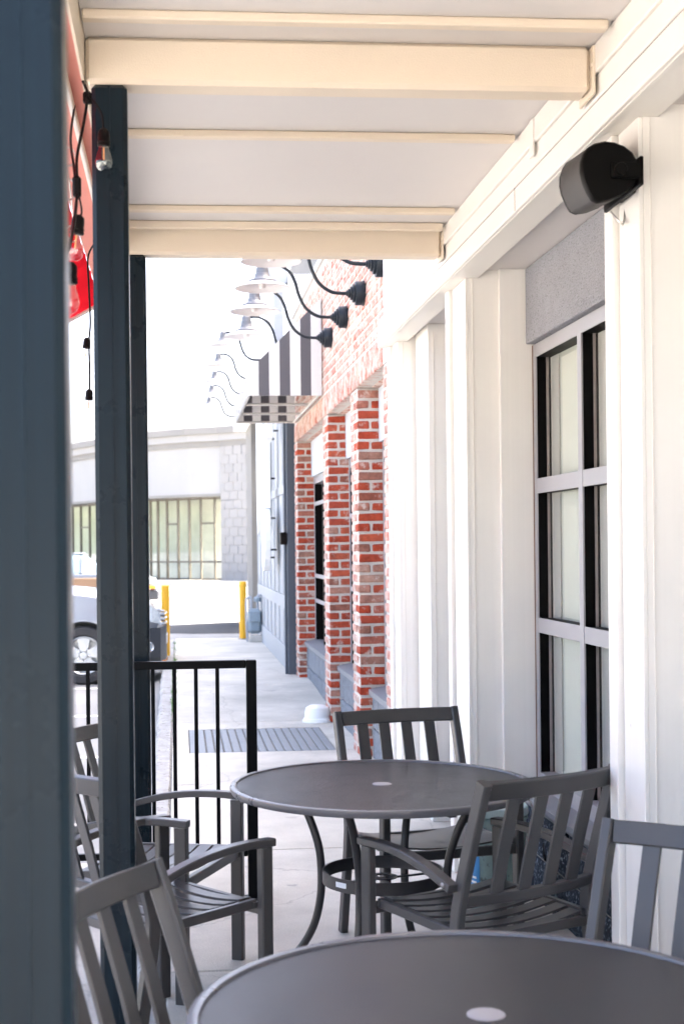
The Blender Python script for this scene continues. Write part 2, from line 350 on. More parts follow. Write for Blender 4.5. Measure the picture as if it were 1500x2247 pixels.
def tag(o, label, cat, group=None):
    o['label'] = label; o['category'] = cat
    if group: o['group'] = group
    return o
def thing(name, label, cat, loc=(0, 0, 0), rz=0, group=None):
    o = bpy.data.objects.new(name, None); o.empty_display_size = .1; COL.objects.link(o)
    o.location = loc; o.rotation_euler = (0, 0, rz); return tag(o, label, cat, group)
def structure(o): o['kind'] = 'structure'; return o
def stuff(o): o['kind'] = 'stuff'; return o
def inst(me, name, parent, loc=(0, 0, 0), rot=(0, 0, 0)):
    o = bpy.data.objects.new(name, me); COL.objects.link(o); o.parent = parent; o.location = loc; o.rotation_euler = rot; return o
def copy_tree(o, parent=None):
    c = o.copy(); COL.objects.link(c); c.parent = parent
    for ch in list(o.children): copy_tree(ch, c)
    return c
def curve(pts, n=6):                         # Catmull-Rom through the points
    P = [Vector(p) for p in pts]; P = [P[0] * 2 - P[1]] + P + [P[-1] * 2 - P[-2]]; out = []
    for i in range(1, len(P) - 2):
        for k in range(n):
            t = k / n; a, b, c, d = P[i - 1:i + 3]
            out.append(.5 * ((2 * b) + (c - a) * t + (2 * a - 5 * b + 4 * c - d) * t * t + (3 * b - a - 3 * c + d) * t ** 3))
    out.append(P[-2]); return out

# ------------------------------------------------------------------ ground
g = MB().add([(-400, -200, -.1), (400, -200, -.1), (400, 600, -.1), (-400, 600, -.1)], [(0, 1, 2, 3)])
structure(g.build('parking_lot', 'lot'))
b = MB()
for i, (y0, y1) in enumerate(((25.5, 35.5),)):
    pts = [(-1.2, 27.2), (.3, 26.4), (2.4, 26.2), (4.2, 27.0), (4.4, 29.6), (2.6, 31.0), (.9, 30.2), (-.6, 29.0)]
    b.add([(x, y, -.096) for x, y in pts], [tuple(range(len(pts)))])
structure(b.build('shadow_patch', 'patch'))  # dark sheet that paints a cast shadow on the lot
for k, yy in enumerate((8.3, 11.0, 13.7, 16.4, 19.2, 22.0)):
    structure(MB().box(-5.2, -.42, yy, yy + .1, -.098, -.0955).build('parking_line', 'line'))
# far pavement in front of the far building
structure(MB().prism([(-16, 80), (-7.6, 68), (-2.4, 60), (2.4, 57), (9, 55), (14, 60), (4, 66), (-10, 92)], 'z', -.1, .02).build('far_pavement', 'conc'))

# low wooded ridge far off all round
random.seed(9); vs_ = []; n_r = 160
for i in range(n_r):
    a = 2 * math.pi * i / n_r
    hh = 15 + 4 * noise.noise((math.cos(a) * 3, math.sin(a) * 3, 0)) + 2.5 * noise.noise((math.cos(a) * 14, math.sin(a) * 14, 3))
    vs_ += [(360 * math.cos(a), 360 * math.sin(a), -.2), (372 * math.cos(a), 372 * math.sin(a), hh * .8), (385 * math.cos(a), 385 * math.sin(a), hh), (420 * math.cos(a), 420 * math.sin(a), -.2)]
structure(MB().add(vs_, [(i * 4 + k, ((i + 1) % n_r) * 4 + k, ((i + 1) % n_r) * 4 + k + 1, i * 4 + k + 1) for i in range(n_r) for k in range(3)]).build('hills', 'ridge'))
# pavement: sloping sheet with separate slabs
def gz(y):
    if y < 12.3: return 0.0
    if y < 14.6: return .1 * (y - 12.3) / 2.3
    return .1
sw = bpy.data.objects.new('sidewalk', None); COL.objects.link(sw); structure(sw)
ys = [-3, 12.3, 14.6, 22.1]
b = MB(); vs = []
for y in ys: vs += [(-.06, y, gz(y) - .012), (2.2, y, gz(y) - .012), (-.06, y, -.2), (2.2, y, -.2)]
fs = []
for i in range(len(ys) - 1):
    a, c = i * 4, i * 4 + 4
    fs += [(a, a + 1, c + 1, c), (a + 2, c + 2, c + 3, a + 3), (a, c, c + 2, a + 2), (a + 1, a + 3, c + 3, c + 1)]
fs += [(0, 2, 3, 1), (12, 13, 15, 14)]
b.add(vs, fs).build('slab_bed', 'joint', sw)
def slab(y0, y1, x0=-.055, x1=2.15):
    c = .006; mb = MB(); n = 6
    top = []; vs = []; fs = []
    x0j, x1j = x0, x1
    for (yy, dz) in ((y0, -c), (y0 + c, 0), (y1 - c, 0), (y1, -c)):
        z = gz(yy) + dz
        vs += [(x0j, yy, z - c), (x0j + c, yy, z), (x1j, yy, z)]
    for i in range(3):
        for j in range(2): fs.append((i * 3 + j, i * 3 + j + 1, i * 3 + 4 + j, i * 3 + 3 + j))
    mb.add(vs, fs); return mb
cuts = [-3, -.9, 1.1, 3.1, 5.1, 7.1, 9.1, 10.5, 11.85, 12.3, 14.6, 16.6, 18.6, 20.6, 22.1]
for i in range(len(cuts) - 1):
    if cuts[i] in (10.5,): continue            # the steel grate lies here
    slab(cuts[i] + .006, cuts[i + 1] - .006).build('slab', 'walk' if cuts[i] > 7 else 'conc', sw)
# concrete around the grate
MB().box(-.055, .07, 10.506, 11.844, -.01, -.0005).build('slab', 'walk', sw)
MB().box(1.185, 2.15, 10.506, 11.844, -.01, -.0005).build('slab', 'walk', sw)
# outer patio strip left of the kerb line
po = bpy.data.objects.new('patio_floor', None); COL.objects.link(po); structure(po)
MB().box(-2.35, -.20, -3, 6.95, -.2, -.012).build('slab_bed', 'joint', po)
for y0, y1 in ((-3, -.95), (-.95, 1.0), (1.0, 3.0), (3.0, 5.0), (5.0, 6.93)):
    MB().cbox(-2.33, -1.28, y0 + .006, y1 - .006, -.18, -.002, .006).build('slab', 'conc', po)
    MB().cbox(-1.265, -.215, y0 + .006, y1 - .006, -.18, -.002, .006).build('slab', 'conc', po)
# kerb stones
kb = bpy.data.objects.new('kerb', None); COL.objects.link(kb); structure(kb)
y = -3.0; random.seed(3)
while y < 22.0:
    L = 2.0 if y < 7 else 1.5
    y1 = min(y + L, 22.08); n = 14; vs = []; fs = []
    for i in range(n + 1):
        t = y + .004 + (y1 - y - .008) * i / n; z = gz(t)
        e = .016 * noise.noise((t * 3.1, 1.7, 0)) + .01 * noise.noise((t * 11, 4, 0)); e2 = .008 * noise.noise((t * 9, 8, 0))
        vs += [(-.195 + e, t, -.19), (-.195 + e, t, z - .03), (-.165 + e, t, z - .003 + .3 * e2), (-.075 + e2, t, z - .002), (-.062 + e2, t, z - .014), (-.062 + e2, t, -.19)]
    for i in range(n):
        for j in range(5): fs.append((i * 6 + j, i * 6 + j + 1, i * 6 + 7 + j, i * 6 + 6 + j))
    fs += [tuple(range(6)), tuple(n * 6 + j for j in range(6))[::-1]]
    MB().add(vs, fs).build('kerb_stone', 'kerb', kb); y = y1
# weeds along the kerb
random.seed(11); b = MB()
for i in range(900):
    yy = random.choice((random.uniform(13.0, 21.5), random.uniform(14, 18), random.gauss(13.6, .5)))
    x = -.052 + random.gauss(0, .012); h = random.uniform(.01, .04) * (1.2 if 13 < yy < 18 else .8); a = random.uniform(0, 6.28); wd = .005
    lx, ly = math.cos(a) * h * .6, math.sin(a) * h * .6; z = gz(yy) - .01
    b.add([(x - wd * math.sin(a), yy + wd * math.cos(a), z), (x + wd * math.sin(a), yy - wd * math.cos(a), z), (x + lx, yy + ly, z + h)], [(0, 1, 2)])
o = stuff(b.build('kerb_weeds', 'grass')); tag(o, 'thin green weeds growing in the joint along the kerb', 'weeds')

# ------------------------------------------------------------------ patio canopy
cn = thing('patio_canopy', 'cream steel patio canopy on dark square posts over the tables', 'canopy', (0, 0, 0))
ribs = [2.70, 3.77, 4.84, 5.91]
edges = [1.6] + ribs + [6.34]
for i in range(len(edges) - 1):
    MB().box(-.245, 1.30, edges[i] + .002, edges[i + 1] - .002, 2.99, 3.06).build('deck_panel', 'deck', cn)
for rb_ in ribs:
    MB().cbox(-.24, 1.196, rb_ - .02, rb_ + .02, 2.964, 2.9895, .004).build('deck_rib', 'cream', cn)
MB().cbox(-.24, 1.196, 6.17, 6.2, 2.955, 2.9895, .004).build('deck_rib', 'cream', cn)
for y0 in (1.65, 3.95, 6.25):
    MB().cbox(-.245, 1.204, y0, y0 + .1, 2.856, 2.9885, .012).build('beam', 'cream', cn)
    p = MB().cbox(-.229, -.129, y0 + .001, y0 + .101, -.002, 2.8555, .012).build('post', 'post', cn)
    MB().cbox(-.262, -.096, y0 - .035, y0 + .135, -.001, .010, .002).build('base_plate', 'post', p)
    MB().box(-.182, -.176, y0 - .0012, y0 + .001, .02, 2.85).build('weld_seam', 'post', p)
    # end clip where the beam meets the wall channel
    br = MB().box(1.2045, 1.2115, y0 - .02, y0 + .12, 2.842, 2.982).build('bracket', 'cream', cn)
    MB().tube([(1.2, y0 - .011, 2.93), (1.205, y0 - .011, 2.93)], .007).build('bolt', 'cream', br)
# edge channel along the street side, its flange and a thin rail
MB().prism([(-.254, 2.856), (-.247, 2.856), (-.247, 3.06), (-.40, 3.06), (-.40, 3.053), (-.254, 3.053)], 'y', 1.6, 7.75).build('edge_channel', 'cream', cn)
MB().box(-.41, -.256, 1.6, 7.75, 2.905, 2.912).build('soffit_strip', 'red_bounce', cn)
MB().cbox(-.312, -.298, 1.6, 7.75, 2.872, 2.904, .003).build('track', 'trim', cn)
MB().box(-.30, -.256, 6.3, 6.345, 2.86, 2.9).build('end_clip', 'trim', cn)

# red awning hung from the canopy edge
aw = thing('red_awning', 'red canvas awning hung along the street edge of the canopy', 'awning')
b = MB(); ny, nx = 130, 12; vs = []
for i in range(ny + 1):
    yy = 1.6 + 6.2 * i / ny
    for j in range(nx + 1):
        t = j / nx; x = -.412 - .34 * t
        z = 2.905 - .155 * t - .02 * math.sin(t * math.pi) + .013 * math.sin(yy * 13 + 4 * t) * (1 - .4 * t) * min(1, t * 5 + .2) + .006 * math.sin(yy * 31 + t * 9)
        vs.append((x, yy + .03 * math.sin(7 * t), z))
b.add(vs, [(i * (nx + 1) + j, i * (nx + 1) + j + 1, (i + 1) * (nx + 1) + j + 1, (i + 1) * (nx + 1) + j) for i in range(ny) for j in range(nx)], True)
b.build('canvas', 'red', aw)
MB().tube([(-.752, 1.6, 2.742), (-.752, 7.8, 2.742)], .014).build('front_tube', 'alu_bar', aw)
for yy in (1.65, 3.2, 5.5, 7.72):
    MB().tube(curve([(-.42, yy, 2.882), (-.6, yy, 2.785), (-.752, yy, 2.73)], 4), .011).build('awning_arm', 'alu_bar', aw)
for (hx, hy, hz, rr) in ((-.335, 4.5, 2.80, .020), (-.33, 4.42, 2.675, .022), (-.335, 4.62, 2.58, .018), (-.34, 4.4, 2.50, .016)):
    pth = [(hx + rr * 1.1 * math.cos(a) , hy, hz + rr * 1.5 * math.sin(a)) for a in [k * 2 * math.pi / 16 for k in range(15)]]
    MB().tube(pth, .0028, 6).build('wire_hook', 'wire', aw)
MB().tube(curve([(-.34, 4.5, 2.90), (-.345, 4.48, 2.80), (-.325, 4.42, 2.69), (-.33, 4.6, 2.6), (-.335, 4.4, 2.46)], 5), .0022, 6).build('hook_wire', 'wire', aw)

# string lights
def bulb(parent, x, y, z, tilt=0.0, s=1.0):       # z: top of the socket
    T = Matrix.Translation((x, y, z)) @ Matrix.Rotation(tilt, 4, 'Y') @ Matrix.Scale(s, 4)
    so_ = MB().lathe([(0, 0), (.008, -.001), (.015, -.008), (.0165, -.02), (.0165, -.034), (.018, -.036), (.018, -.040), (.0165, -.042), (.018, -.044), (.018, -.048), (.015, -.05), (0, -.05)], 16, T).build('socket', 'cord', parent)
    gl = MB().lathe([(.0135, -.05), (.0145, -.057), (.0195, -.072), (.0232, -.086), (.0235, -.094), (.0205, -.106), (.0125, -.114), (0, -.1165)], 20, T).build('bulb', 'bulb', parent)
    MB().lathe([(0, -.052), (.0022, -.052), (.0022, -.086), (0, -.087)], 8, T).build('filament', 'filament', gl)
sg = thing('string_light', 'black string light with clear bulbs knotted round the second canopy post', 'string light', (-.235, 3.88, 2.79))
SL = lambda p: (p[0] + .235, p[1] - 3.88, p[2] - 2.79)
def cordline(pts, r, parent, f=SL, name='cord'): return MB().tube([f(p) for p in curve(pts, 6)], r, 7).build(name, 'cord', parent)
cordline([(-.250, 3.93, 2.852), (-.240, 3.88, 2.82), (-.234, 3.87, 2.79), (-.240, 3.80, 2.70), (-.252, 3.70, 2.58), (-.248, 3.62, 2.50), (-.246, 3.6, 2.46), (-.247, 3.45, 2.33), (-.248, 3.2, 2.215), (-.25, 2.7, 2.16), (-.25, 2.2, 2.3), (-.25, 1.75, 2.62)], .0042, sg)
cordline([(-.234, 3.87, 2.79), (-.212, 3.86, 2.77), (-.194, 3.85, 2.735), (-.19, 3.85, 2.694)], .0028, sg)
cordline([(-.30, 4.3, 2.90), (-.287, 3.95, 2.70), (-.262, 3.7, 2.56), (-.249, 3.6, 2.47)], .0036, sg)
cordline([(-.249, 3.61, 2.47), (-.240, 3.6, 2.44), (-.236, 3.605, 2.41), (-.243, 3.6, 2.39)], .0026, sg)
MB().cbox(-.012, .012, -.012, .012, -.016, .016, .005).build('cable_tie', 'cord', sg)
MB().cbox(-.023, -.001, -.292, -.268, -.345, -.29, .006).build('cable_joint', 'cord', sg)
bulb(sg, *SL((-.19, 3.85, 2.698)), .0)
bulb(sg, *SL((-.243, 3.6, 2.402)), .12, 1.02)
bulb(sg, *SL((-.236, 3.2, 2.2)), .05, 1.02)
s2 = thing('string_light', 'loose tail of black string light hanging beside the farthest canopy post', 'string light', (-.385, 6.3, 2.85))
S2 = lambda p: (p[0] + .385, p[1] - 6.3, p[2] - 2.85)
cordline([(-.32, 6.1, 2.9), (-.378, 6.2, 2.84), (-.381, 6.25, 2.72), (-.379, 6.3, 2.56), (-.386, 6.3, 2.47), (-.384, 6.3, 2.36), (-.386, 6.3, 2.24)], .0045, s2, S2)
bulb(s2, *S2((-.392, 6.29, 2.49)), .1); bulb(s2, *S2((-.386, 6.3, 2.26)), .05)

# ------------------------------------------------------------------ white patio building
wb = thing('patio_building', 'white panelled building wall with pilasters along the right of the patio', 'building', (1.6, 4, 0))
def W(o): return o
def wp(mb, name, m, parent=None):
    o = mb.build(name, m, parent or wb)
    if not parent: o.matrix_parent_inverse = Matrix.Translation((-1.6, -4, 0))
    return o
wp(MB().cbox(1.22, 1.36, -3, 8.4, 2.745, 2.828, .004), 'fascia', 'trim')
wp(MB().box(1.228, 1.36, -3, 8.39, 2.8285, 2.834), 'fascia_seam', 'seam')
wp(MB().cbox(1.222, 1.36, -3, 8.4, 2.8345, 2.905, .003), 'wall_channel', 'trim')
wp(MB().cbox(1.2115, 1.36, -3, 6.42, 2.9055, 2.9885, .003), 'wall_channel', 'trim')
wp(MB().box(1.26, 1.36, 6.43, 8.4, 2.906, 4.6), 'upper_wall', 'white')
wp(MB().box(1.252, 1.26, 6.60, 6.64, 2.91, 4.6), 'corner_trim', 'deck')
wp(MB().box(1.36, 2.2, -3, 8.4, 2.83, 4.6), 'upper_wall', 'white')
wp(MB().box(1.36, 1.62, -3, 8.4, 2.782, 2.829), 'soffit', 'deck')
wp(MB().box(1.236, 1.25, -3, 8.39, 2.7425, 2.7449), 'soffit_bead', 'trim')
# cover joints in the fascia
for yy in (4.93, 7.35):
    wp(MB().box(1.2188, 1.2198, yy, yy + .004, 2.746, 2.828), 'fascia_joint', 'seam')
for yy in (4.62,):
    wp(MB().box(1.207, 1.2112, yy, yy + .05, 2.86, 2.985), 'channel_clip', 'trim')
def pilaster(y0, y1, z0=0.0):
    p = wp(MB().box(1.312, 1.45, y0, y1 - .001, z0, 2.7445), 'pilaster', 'white')
    MB().box(1.3605, 1.4499, y0 + .001, y1 - .002, 2.7446, 2.7815).build('head_block', 'white', p)
    MB().cbox(1.298, 1.312, y0 - .0, y1 - .085, z0, 2.744, .002).build('face_board', 'white', p)
    MB().cbox(1.280, 1.312, y1 - .075, y1, z0, 2.744, .002).build('corner_board', 'white', p)
    MB().box(1.330, 1.334, y0 - .003, y0, z0, 2.743).build('seam_bead', 'trim', p)
    wp(MB().box(1.45, 2.2, y0 - .03, y1 - .045, z0, 2.7815), 'wall', 'white')
pilaster(3.82, 4.08); pilaster(6.19, 6.56); pilaster(8.13, 8.40)
wp(MB().cbox(1.402, 1.545, 7.70, 8.10, 0, 2.7815, .002), 'wall', 'white')
wp(MB().box(1.43, 1.434, 7.697, 7.70, 0, 2.742), 'seam_bead', 'trim')
wp(MB().box(1.545, 2.2, 7.72, 8.12, 0, 2.7815), 'wall', 'white')
wp(MB().box(1.45, 2.2, 1.4, 1.75, 0, 2.7815), 'wall', 'white')
wp(MB().box(1.55, 2.2, -3, -1.0, 0, 2.7815), 'wall', 'white')
def block_wall(x0, x1, y0, y1, z0, zs, parent, m, inv=None, first=.17):
    # courses of split-faced blocks with recessed mortar
    o = wp(MB().box(x0 + .018, x1, y0, y1, z0, z0 + zs[-1]), 'block_mortar', 'joint' if m == 'block' else 'mortar', None) if parent is wb else MB().box(x0 + .018, x1, y0, y1, z0, z0 + zs[-1]).build('block_mortar', 'mortar', parent)
    zz = z0
    for r_, zt in enumerate(zs):
        zt = z0 + zt; yy = y0 - (first if r_ % 2 else 0)
        while yy < y1 - .02:
            a, c = max(yy, y0) + .005, min(yy + .39, y1) - .005
            if c - a > .04:
                mb = MB(); nx_ = max(2, int((c - a) / .05)); nz_ = 4; vs = []
                for i in range(nx_ + 1):
                    for k in range(nz_ + 1):
                        Y = a + (c - a) * i / nx_; Z = zz + .005 + (zt - zz - .01) * k / nz_
                        edge = i in (0, nx_) or k in (0, nz_)
                        vs.append((x0 + (.014 if edge else random.uniform(-.008, .006)), Y, Z))
                mb.add(vs, [(i * (nz_ + 1) + k, (i + 1) * (nz_ + 1) + k, (i + 1) * (nz_ + 1) + k + 1, i * (nz_ + 1) + k + 1) for i in range(nx_) for k in range(nz_)])
                mb.box(x0 + .014, x0 + .05, a, c, zz + .005, zt - .005)
                if parent is wb: wp(mb, 'block', m)
                else: mb.build('block', m, parent)
            yy += .40
        zz = zt
random.seed(5)
def window(y0, y1, nm, zt=2.44, zb=.46):
    # storefront window between y0 (near) and y1 (far)
    X = 1.60
    wn = wp(MB().box(X + .004, X + .10, y1 - .045, y1 - .002, zb, zt - .002), 'window', 'jamb')
    step = .68; mull = [y1 - .045 - k * step for k in range(nm)]
    MB().box(X - .002, X + .004, y1 - .045, y1 - .002, zb, zt - .0015).build('frame', 'alum', wn)
    MB().box(X - .006, X + .012, y1 - .0015, y1 + .018, zb, zt - .002).build('caulk_line', 'caulk', wn)
    MB().box(X + .004, X + .10, y0, y1 - .047, zt - .06, zt - .002).build('head', 'jamb', wn)
    MB().box(X - .002, X + .004, y0, y1 - .047, zt - .06, zt - .0015).build('frame', 'alum', wn)
    yy = y1 - .045
    k = 0; ymax = y1 - .047
    edges_ = []
    while yy > y0 + .1:
        yy -= step; edges_.append(yy)
    for e in edges_:
        if e < y0: continue
        MB().box(X + .004, X + .10, e - .025, e + .025, zb, zt - .061).build('mullion', 'jamb', wn)
        MB().cbox(X - .004, X + .004, e - .027, e + .027, zb, zt - .061, .001).build('mullion_cap', 'alum', wn)
        MB().box(X + .045, X + .056, e - .03, e - .0255, zb, zt - .061).build('gasket', 'gasket', wn)
    MB().box(X + .045, X + .056, y1 - .052, y1 - .0455, zb, zt - .061).build('gasket', 'gasket', wn)
    bounds = [y1 - .046] + edges_
    zz = [zb + .07, 1.155, 1.775, zt - .061]
    for a, c in zip(bounds[:-1], bounds[1:]):
        far_, near_ = a - (.001 if a == bounds[0] else .0285), c + .0285
        near_ = max(near_, y0)
        for zc in (1.185, 1.805):
            MB().box(X + .004, X + .09, near_, far_, zc - .032, zc + .030).build('glazing_bar', 'jamb', wn)
            MB().cbox(X - .002, X + .004, near_, far_, zc - .034, zc + .032, .001).build('bar_cap', 'alum', wn)
        MB().box(X - .002, X + .10, near_, far_, zb, zb + .068).build('bottom_rail', 'alum', wn)
        MB().box(X + .0655, X + .0705, far_ - .13, far_, zb + .07, zt - .062).build('blind_edge', 'blindedge', wn)
        for z0_, z1_ in ((zb + .069, 1.152), (1.216, 1.772), (1.836, zt - .062)):
            MB().box(X + .058, X + .064, near_ - .002, far_ + .0005, z0_, z1_).build('pane', 'glass', wn)
    MB().box(X + .072, X + .075, y0 + .001, y1 - .05, zb + .02, zt - .06).build('blind', 'blind', wn)
    s_ = wp(MB().prism([(1.50, .425), (1.50, .448), (X - .003, .462), (X + .12, .462), (X + .12, .40), (1.52, .40)], 'y', y0, y1), 'window_sill', 'sill')
    l_ = wp(MB().cbox(1.565, 1.75, y0, y1 - .003, zt + .002, 2.781, .004), 'lintel', 'eifs')
    block_wall(1.53, 1.75, y0, y1, -.01, (.2, .405), wb, 'block')
window(4.04, 6.158, 3); window(6.52, 7.66, 1); window(1.76, 3.785, 3)
# dark room behind the panes
wp(MB().box(3.9, 4.0, 1.0, 8.6, 0, 3), 'room_wall', 'room'); wp(MB().box(1.8, 4, .9, 1.0, 0, 3), 'room_wall', 'room'); wp(MB().box(1.8, 4, 8.6, 8.7, 0, 3), 'room_wall', 'room')
wp(MB().box(1.8, 4, .9, 8.7, -.05, 0.001), 'room_floor', 'room'); wp(MB().box(2.21, 4, .9, 8.7, 2.9, 3), 'room_ceiling', 'room')

# speaker
sp = thing('wall_speaker', 'black rounded outdoor loudspeaker bracketed to the near white pilaster', 'speaker', (1.29, 3.9, 2.57))
prof = [(1.123, 2.618), (1.135, 2.634), (1.152, 2.645), (1.178, 2.651), (1.205, 2.648), (1.232, 2.638), (1.254, 2.622), (1.266, 2.60), (1.266, 2.545), (1.254, 2.527), (1.225, 2.506), (1.19, 2.492), (1.160, 2.487), (1.145, 2.494), (1.132, 2.515), (1.120, 2.545), (1.115, 2.570), (1.116, 2.596)]
def sl_(p, yy, sh=0.0, k=1.0):
    k *= 1.04; return ((1.19 + (p[0] - 1.19) * k + .016 * sh) - 1.29, yy - 3.9, (2.57 + (p[1] - 2.57) * k + .03 * sh) - 2.57)
def loft(rings, cap=True, smooth=True):
    mb = MB(); n = len(rings[0]); vs = [p for r_ in rings for p in r_]
    mb.add(vs, [(i * n + j, i * n + (j + 1) % n, (i + 1) * n + (j + 1) % n, (i + 1) * n + j) for i in range(len(rings) - 1) for j in range(n)], smooth)
    if cap: mb.add(vs, [tuple(range(n))[::-1], tuple((len(rings) - 1) * n + j for j in range(n))])
    return mb
loft([[sl_(p, 3.765, 0, .99) for p in prof], [sl_(p, 4.015, 1, .99) for p in prof]]).build('cabinet', 'grille', sp)
loft([[sl_(p, 3.735, -.1, .93) for p in prof], [sl_(p, 3.74, -.08, .98) for p in prof], [sl_(p, 3.764, 0, 1.0) for p in prof]]).build('end_cap', 'spk', sp)
loft([[sl_(p, 4.016, 1, 1.0) for p in prof], [sl_(p, 4.04, 1.08, .96) for p in prof]]).build('end_cap', 'spk', sp)
MB().cbox(-.10, -.012, -.185, -.168, -.026, .020, .004).build('bracket', 'spk', sp)
MB().lathe([(0, -.012), (.016, -.012), (.018, -.008), (.018, 0), (0, 0)], 16, Matrix.Translation((-.078, -.186, -.004)) @ Matrix.Rotation(R(-90), 4, 'X')).build('knob', 'spk', sp)
MB().cbox(-.024, -.0125, -.185, .14, -.045, .035, .003).build('bracket_back', 'spk', sp)
MB().cbox(-.012, .008, -.06, .06, -.035, .03, .003).build('wall_plate', 'spk', sp)
MB().tube(curve([(-.04, .02, -.07), (-.02, .0, -.105), (.0, .03, -.10), (.012, .05, -.05)], 5), .003, 6).build('speaker_wire', 'wire', sp)
MB().lathe([(0, -.003), (.005, -.003), (.006, 0), (0, 0)], 10, Matrix.Translation((-.170, -.12, .02)) @ Matrix.Rotation(R(-90), 4, 'Y')).build('grille_screw', 'bolt', sp)

# ------------------------------------------------------------------ railing
rl = thing('railing', 'black metal picket railing across the far end of the patio', 'railing', (-.5, 6.12, 0))
MB().cbox(-.92, .792, -.02, .02, 1.015, 1.05, .004).build('top_rail', 'fence', rl)
MB().cbox(-.92, .792, -.013, .013, .19, .218, .003).build('bottom_rail', 'fence', rl)
pm = MB().cbox(-.0085, .0085, -.0085, .0085, .2185, 1.0145, .001).mesh('picket', 'fence')
x = .735 - .035
for i in range(16): inst(pm, 'picket', rl, (x - .0335 - .0935 * i, 0, 0))
MB().cbox(.7925, .8375, -.0225, .0225, .0, 1.05, .003).build('post', 'fence', rl)
MB().cbox(.765, .865, -.05, .05, -.001, .008, .002).build('base_plate', 'fence', rl)
MB().cbox(-.965, -.9205, -.0225, .0225, 0, 1.05, .003).build('post', 'fence', rl)

# ------------------------------------------------------------------ chairs
def make_chair():
    root = thing('patio_chair', '', 'chair')
    W_ = .255
    for s in (-1, 1):
        MB().bar([(s * .268, .235, 0), (s * .268, .235, .5975)], .03, .046, (1, 0, 0)).build('leg', 'chair', root)
        lg = MB(); lg.bar(curve([(s * W_, -.275, 0), (s * W_, -.232, .2), (s * W_, -.197, .40), (s * W_, -.205, .50), (s * W_, -.262, .69), (s * W_, -.325, .872)], 4), .03, .042, (1, 0, 0))
        lg.build('back_post', 'chair', root)
        arm = MB().bar(curve([(s * .272, .262, .612), (s * .273, .15, .616), (s * .276, .03, .610), (s * .28, -.09, .590), (s * .284, -.215, .555)], 5), .040, .024, (1, 0, 0))
        a_ = arm.build('armrest', 'chair', root)
        MB().lathe([(0, -.005), (.005, -.005), (.008, -.002), (.008, 0), (0, 0)], 10, Matrix.Translation((s * .3035, -.19, .563)) @ Matrix.Rotation(R(90 * s), 4, 'Y') @ Matrix.Scale(-1, 4, (0, 0, 1))).build('bolt', 'bolt', a_)
        MB().bar(curve([(s * .237, .215, .418), (s * .237, .0, .412), (s * .237, -.2, .405)], 3), .022, .03, (1, 0, 0)).build('seat_rail', 'chair', root)
        MB().box(s * .2485, s * .2525 + s * .0, .2, .225, .41, .425).build('spacer', 'chair', root)
    bow = lambda x: -.034 * (1 - (x / .255) ** 2)
    rail = lambda y, z, w_: [(x, y + bow(x), z) for x in [-.239 + .478 * k / 12 for k in range(13)]]
    n_ = Vector((0, .13, .40)).normalized()
    MB().bar(rail(-.310, .846, 0), .056, .022, tuple(Vector((0, -.30, .95)))).build('top_rail', 'chair', root)
    MB().bar(rail(-.214, .515, 0), .034, .022, tuple(Vector((0, -.2, .98)))).build('lower_rail', 'chair', root)
    for x in (-.146, -.049, .049, .146):
        MB().bar([(x, -.2175 + bow(x), .531), (x, -.250 + bow(x), .65), (x, -.302 + bow(x), .8195)], .046, .010, (1, 0, 0)).build('back_slat', 'chair', root)
    MB().bar([(-.252, .235, .40), (.252, .235, .40)], .036, .024, (0, 0, 1)).build('front_stretcher', 'chair', root)
    MB().bar([(-.239, -.20, .385), (.239, -.20, .385)], .03, .022, (0, 0, 1)).build('rear_stretcher', 'chair', root)
    dip = lambda x: -.020 * (1 - (x / .226) ** 2)
    for k in range(7):
        y = .188 - k * .060
        MB().bar([(x, y, .434 - .004 * k + dip(x)) for x in [-.2255 + .451 * q / 8 for q in range(9)]], .048, .007, (0, 1, 0)).build('seat_slat', 'chair', root)
    return root
proto = make_chair()
def place_chair(o, x, y, fx, fy, label):
    o.location = (x, y, 0); o.rotation_euler = (0, 0, math.atan2(-fx, fy)); tag(o, label, 'chair', 'slatted metal patio armchairs')
place_chair(proto, .953, 5.345, .22, -.975, 'slatted grey armchair facing the camera behind the round table')
for (x, y, fx, fy, lb) in (
    (.935, 4.290, -.456, .89, 'slatted dark armchair by the window seen from behind its back'),
    (1.000, 2.925, -.70, -.71, 'cut off slatted armchair at the right picture edge beside the near table'),
    (-.086, 4.470, .79, .61, 'slatted armchair just behind the second post facing the farther round table'),
    (-.110, 5.080, .92, -.39, 'leftmost far armchair close to the black railing'),
    (.125, 2.660, .907, -.42, 'slatted armchair at the lower left pushed up to the near table')):
    place_chair(copy_tree(proto), x, y, fx, fy, lb)
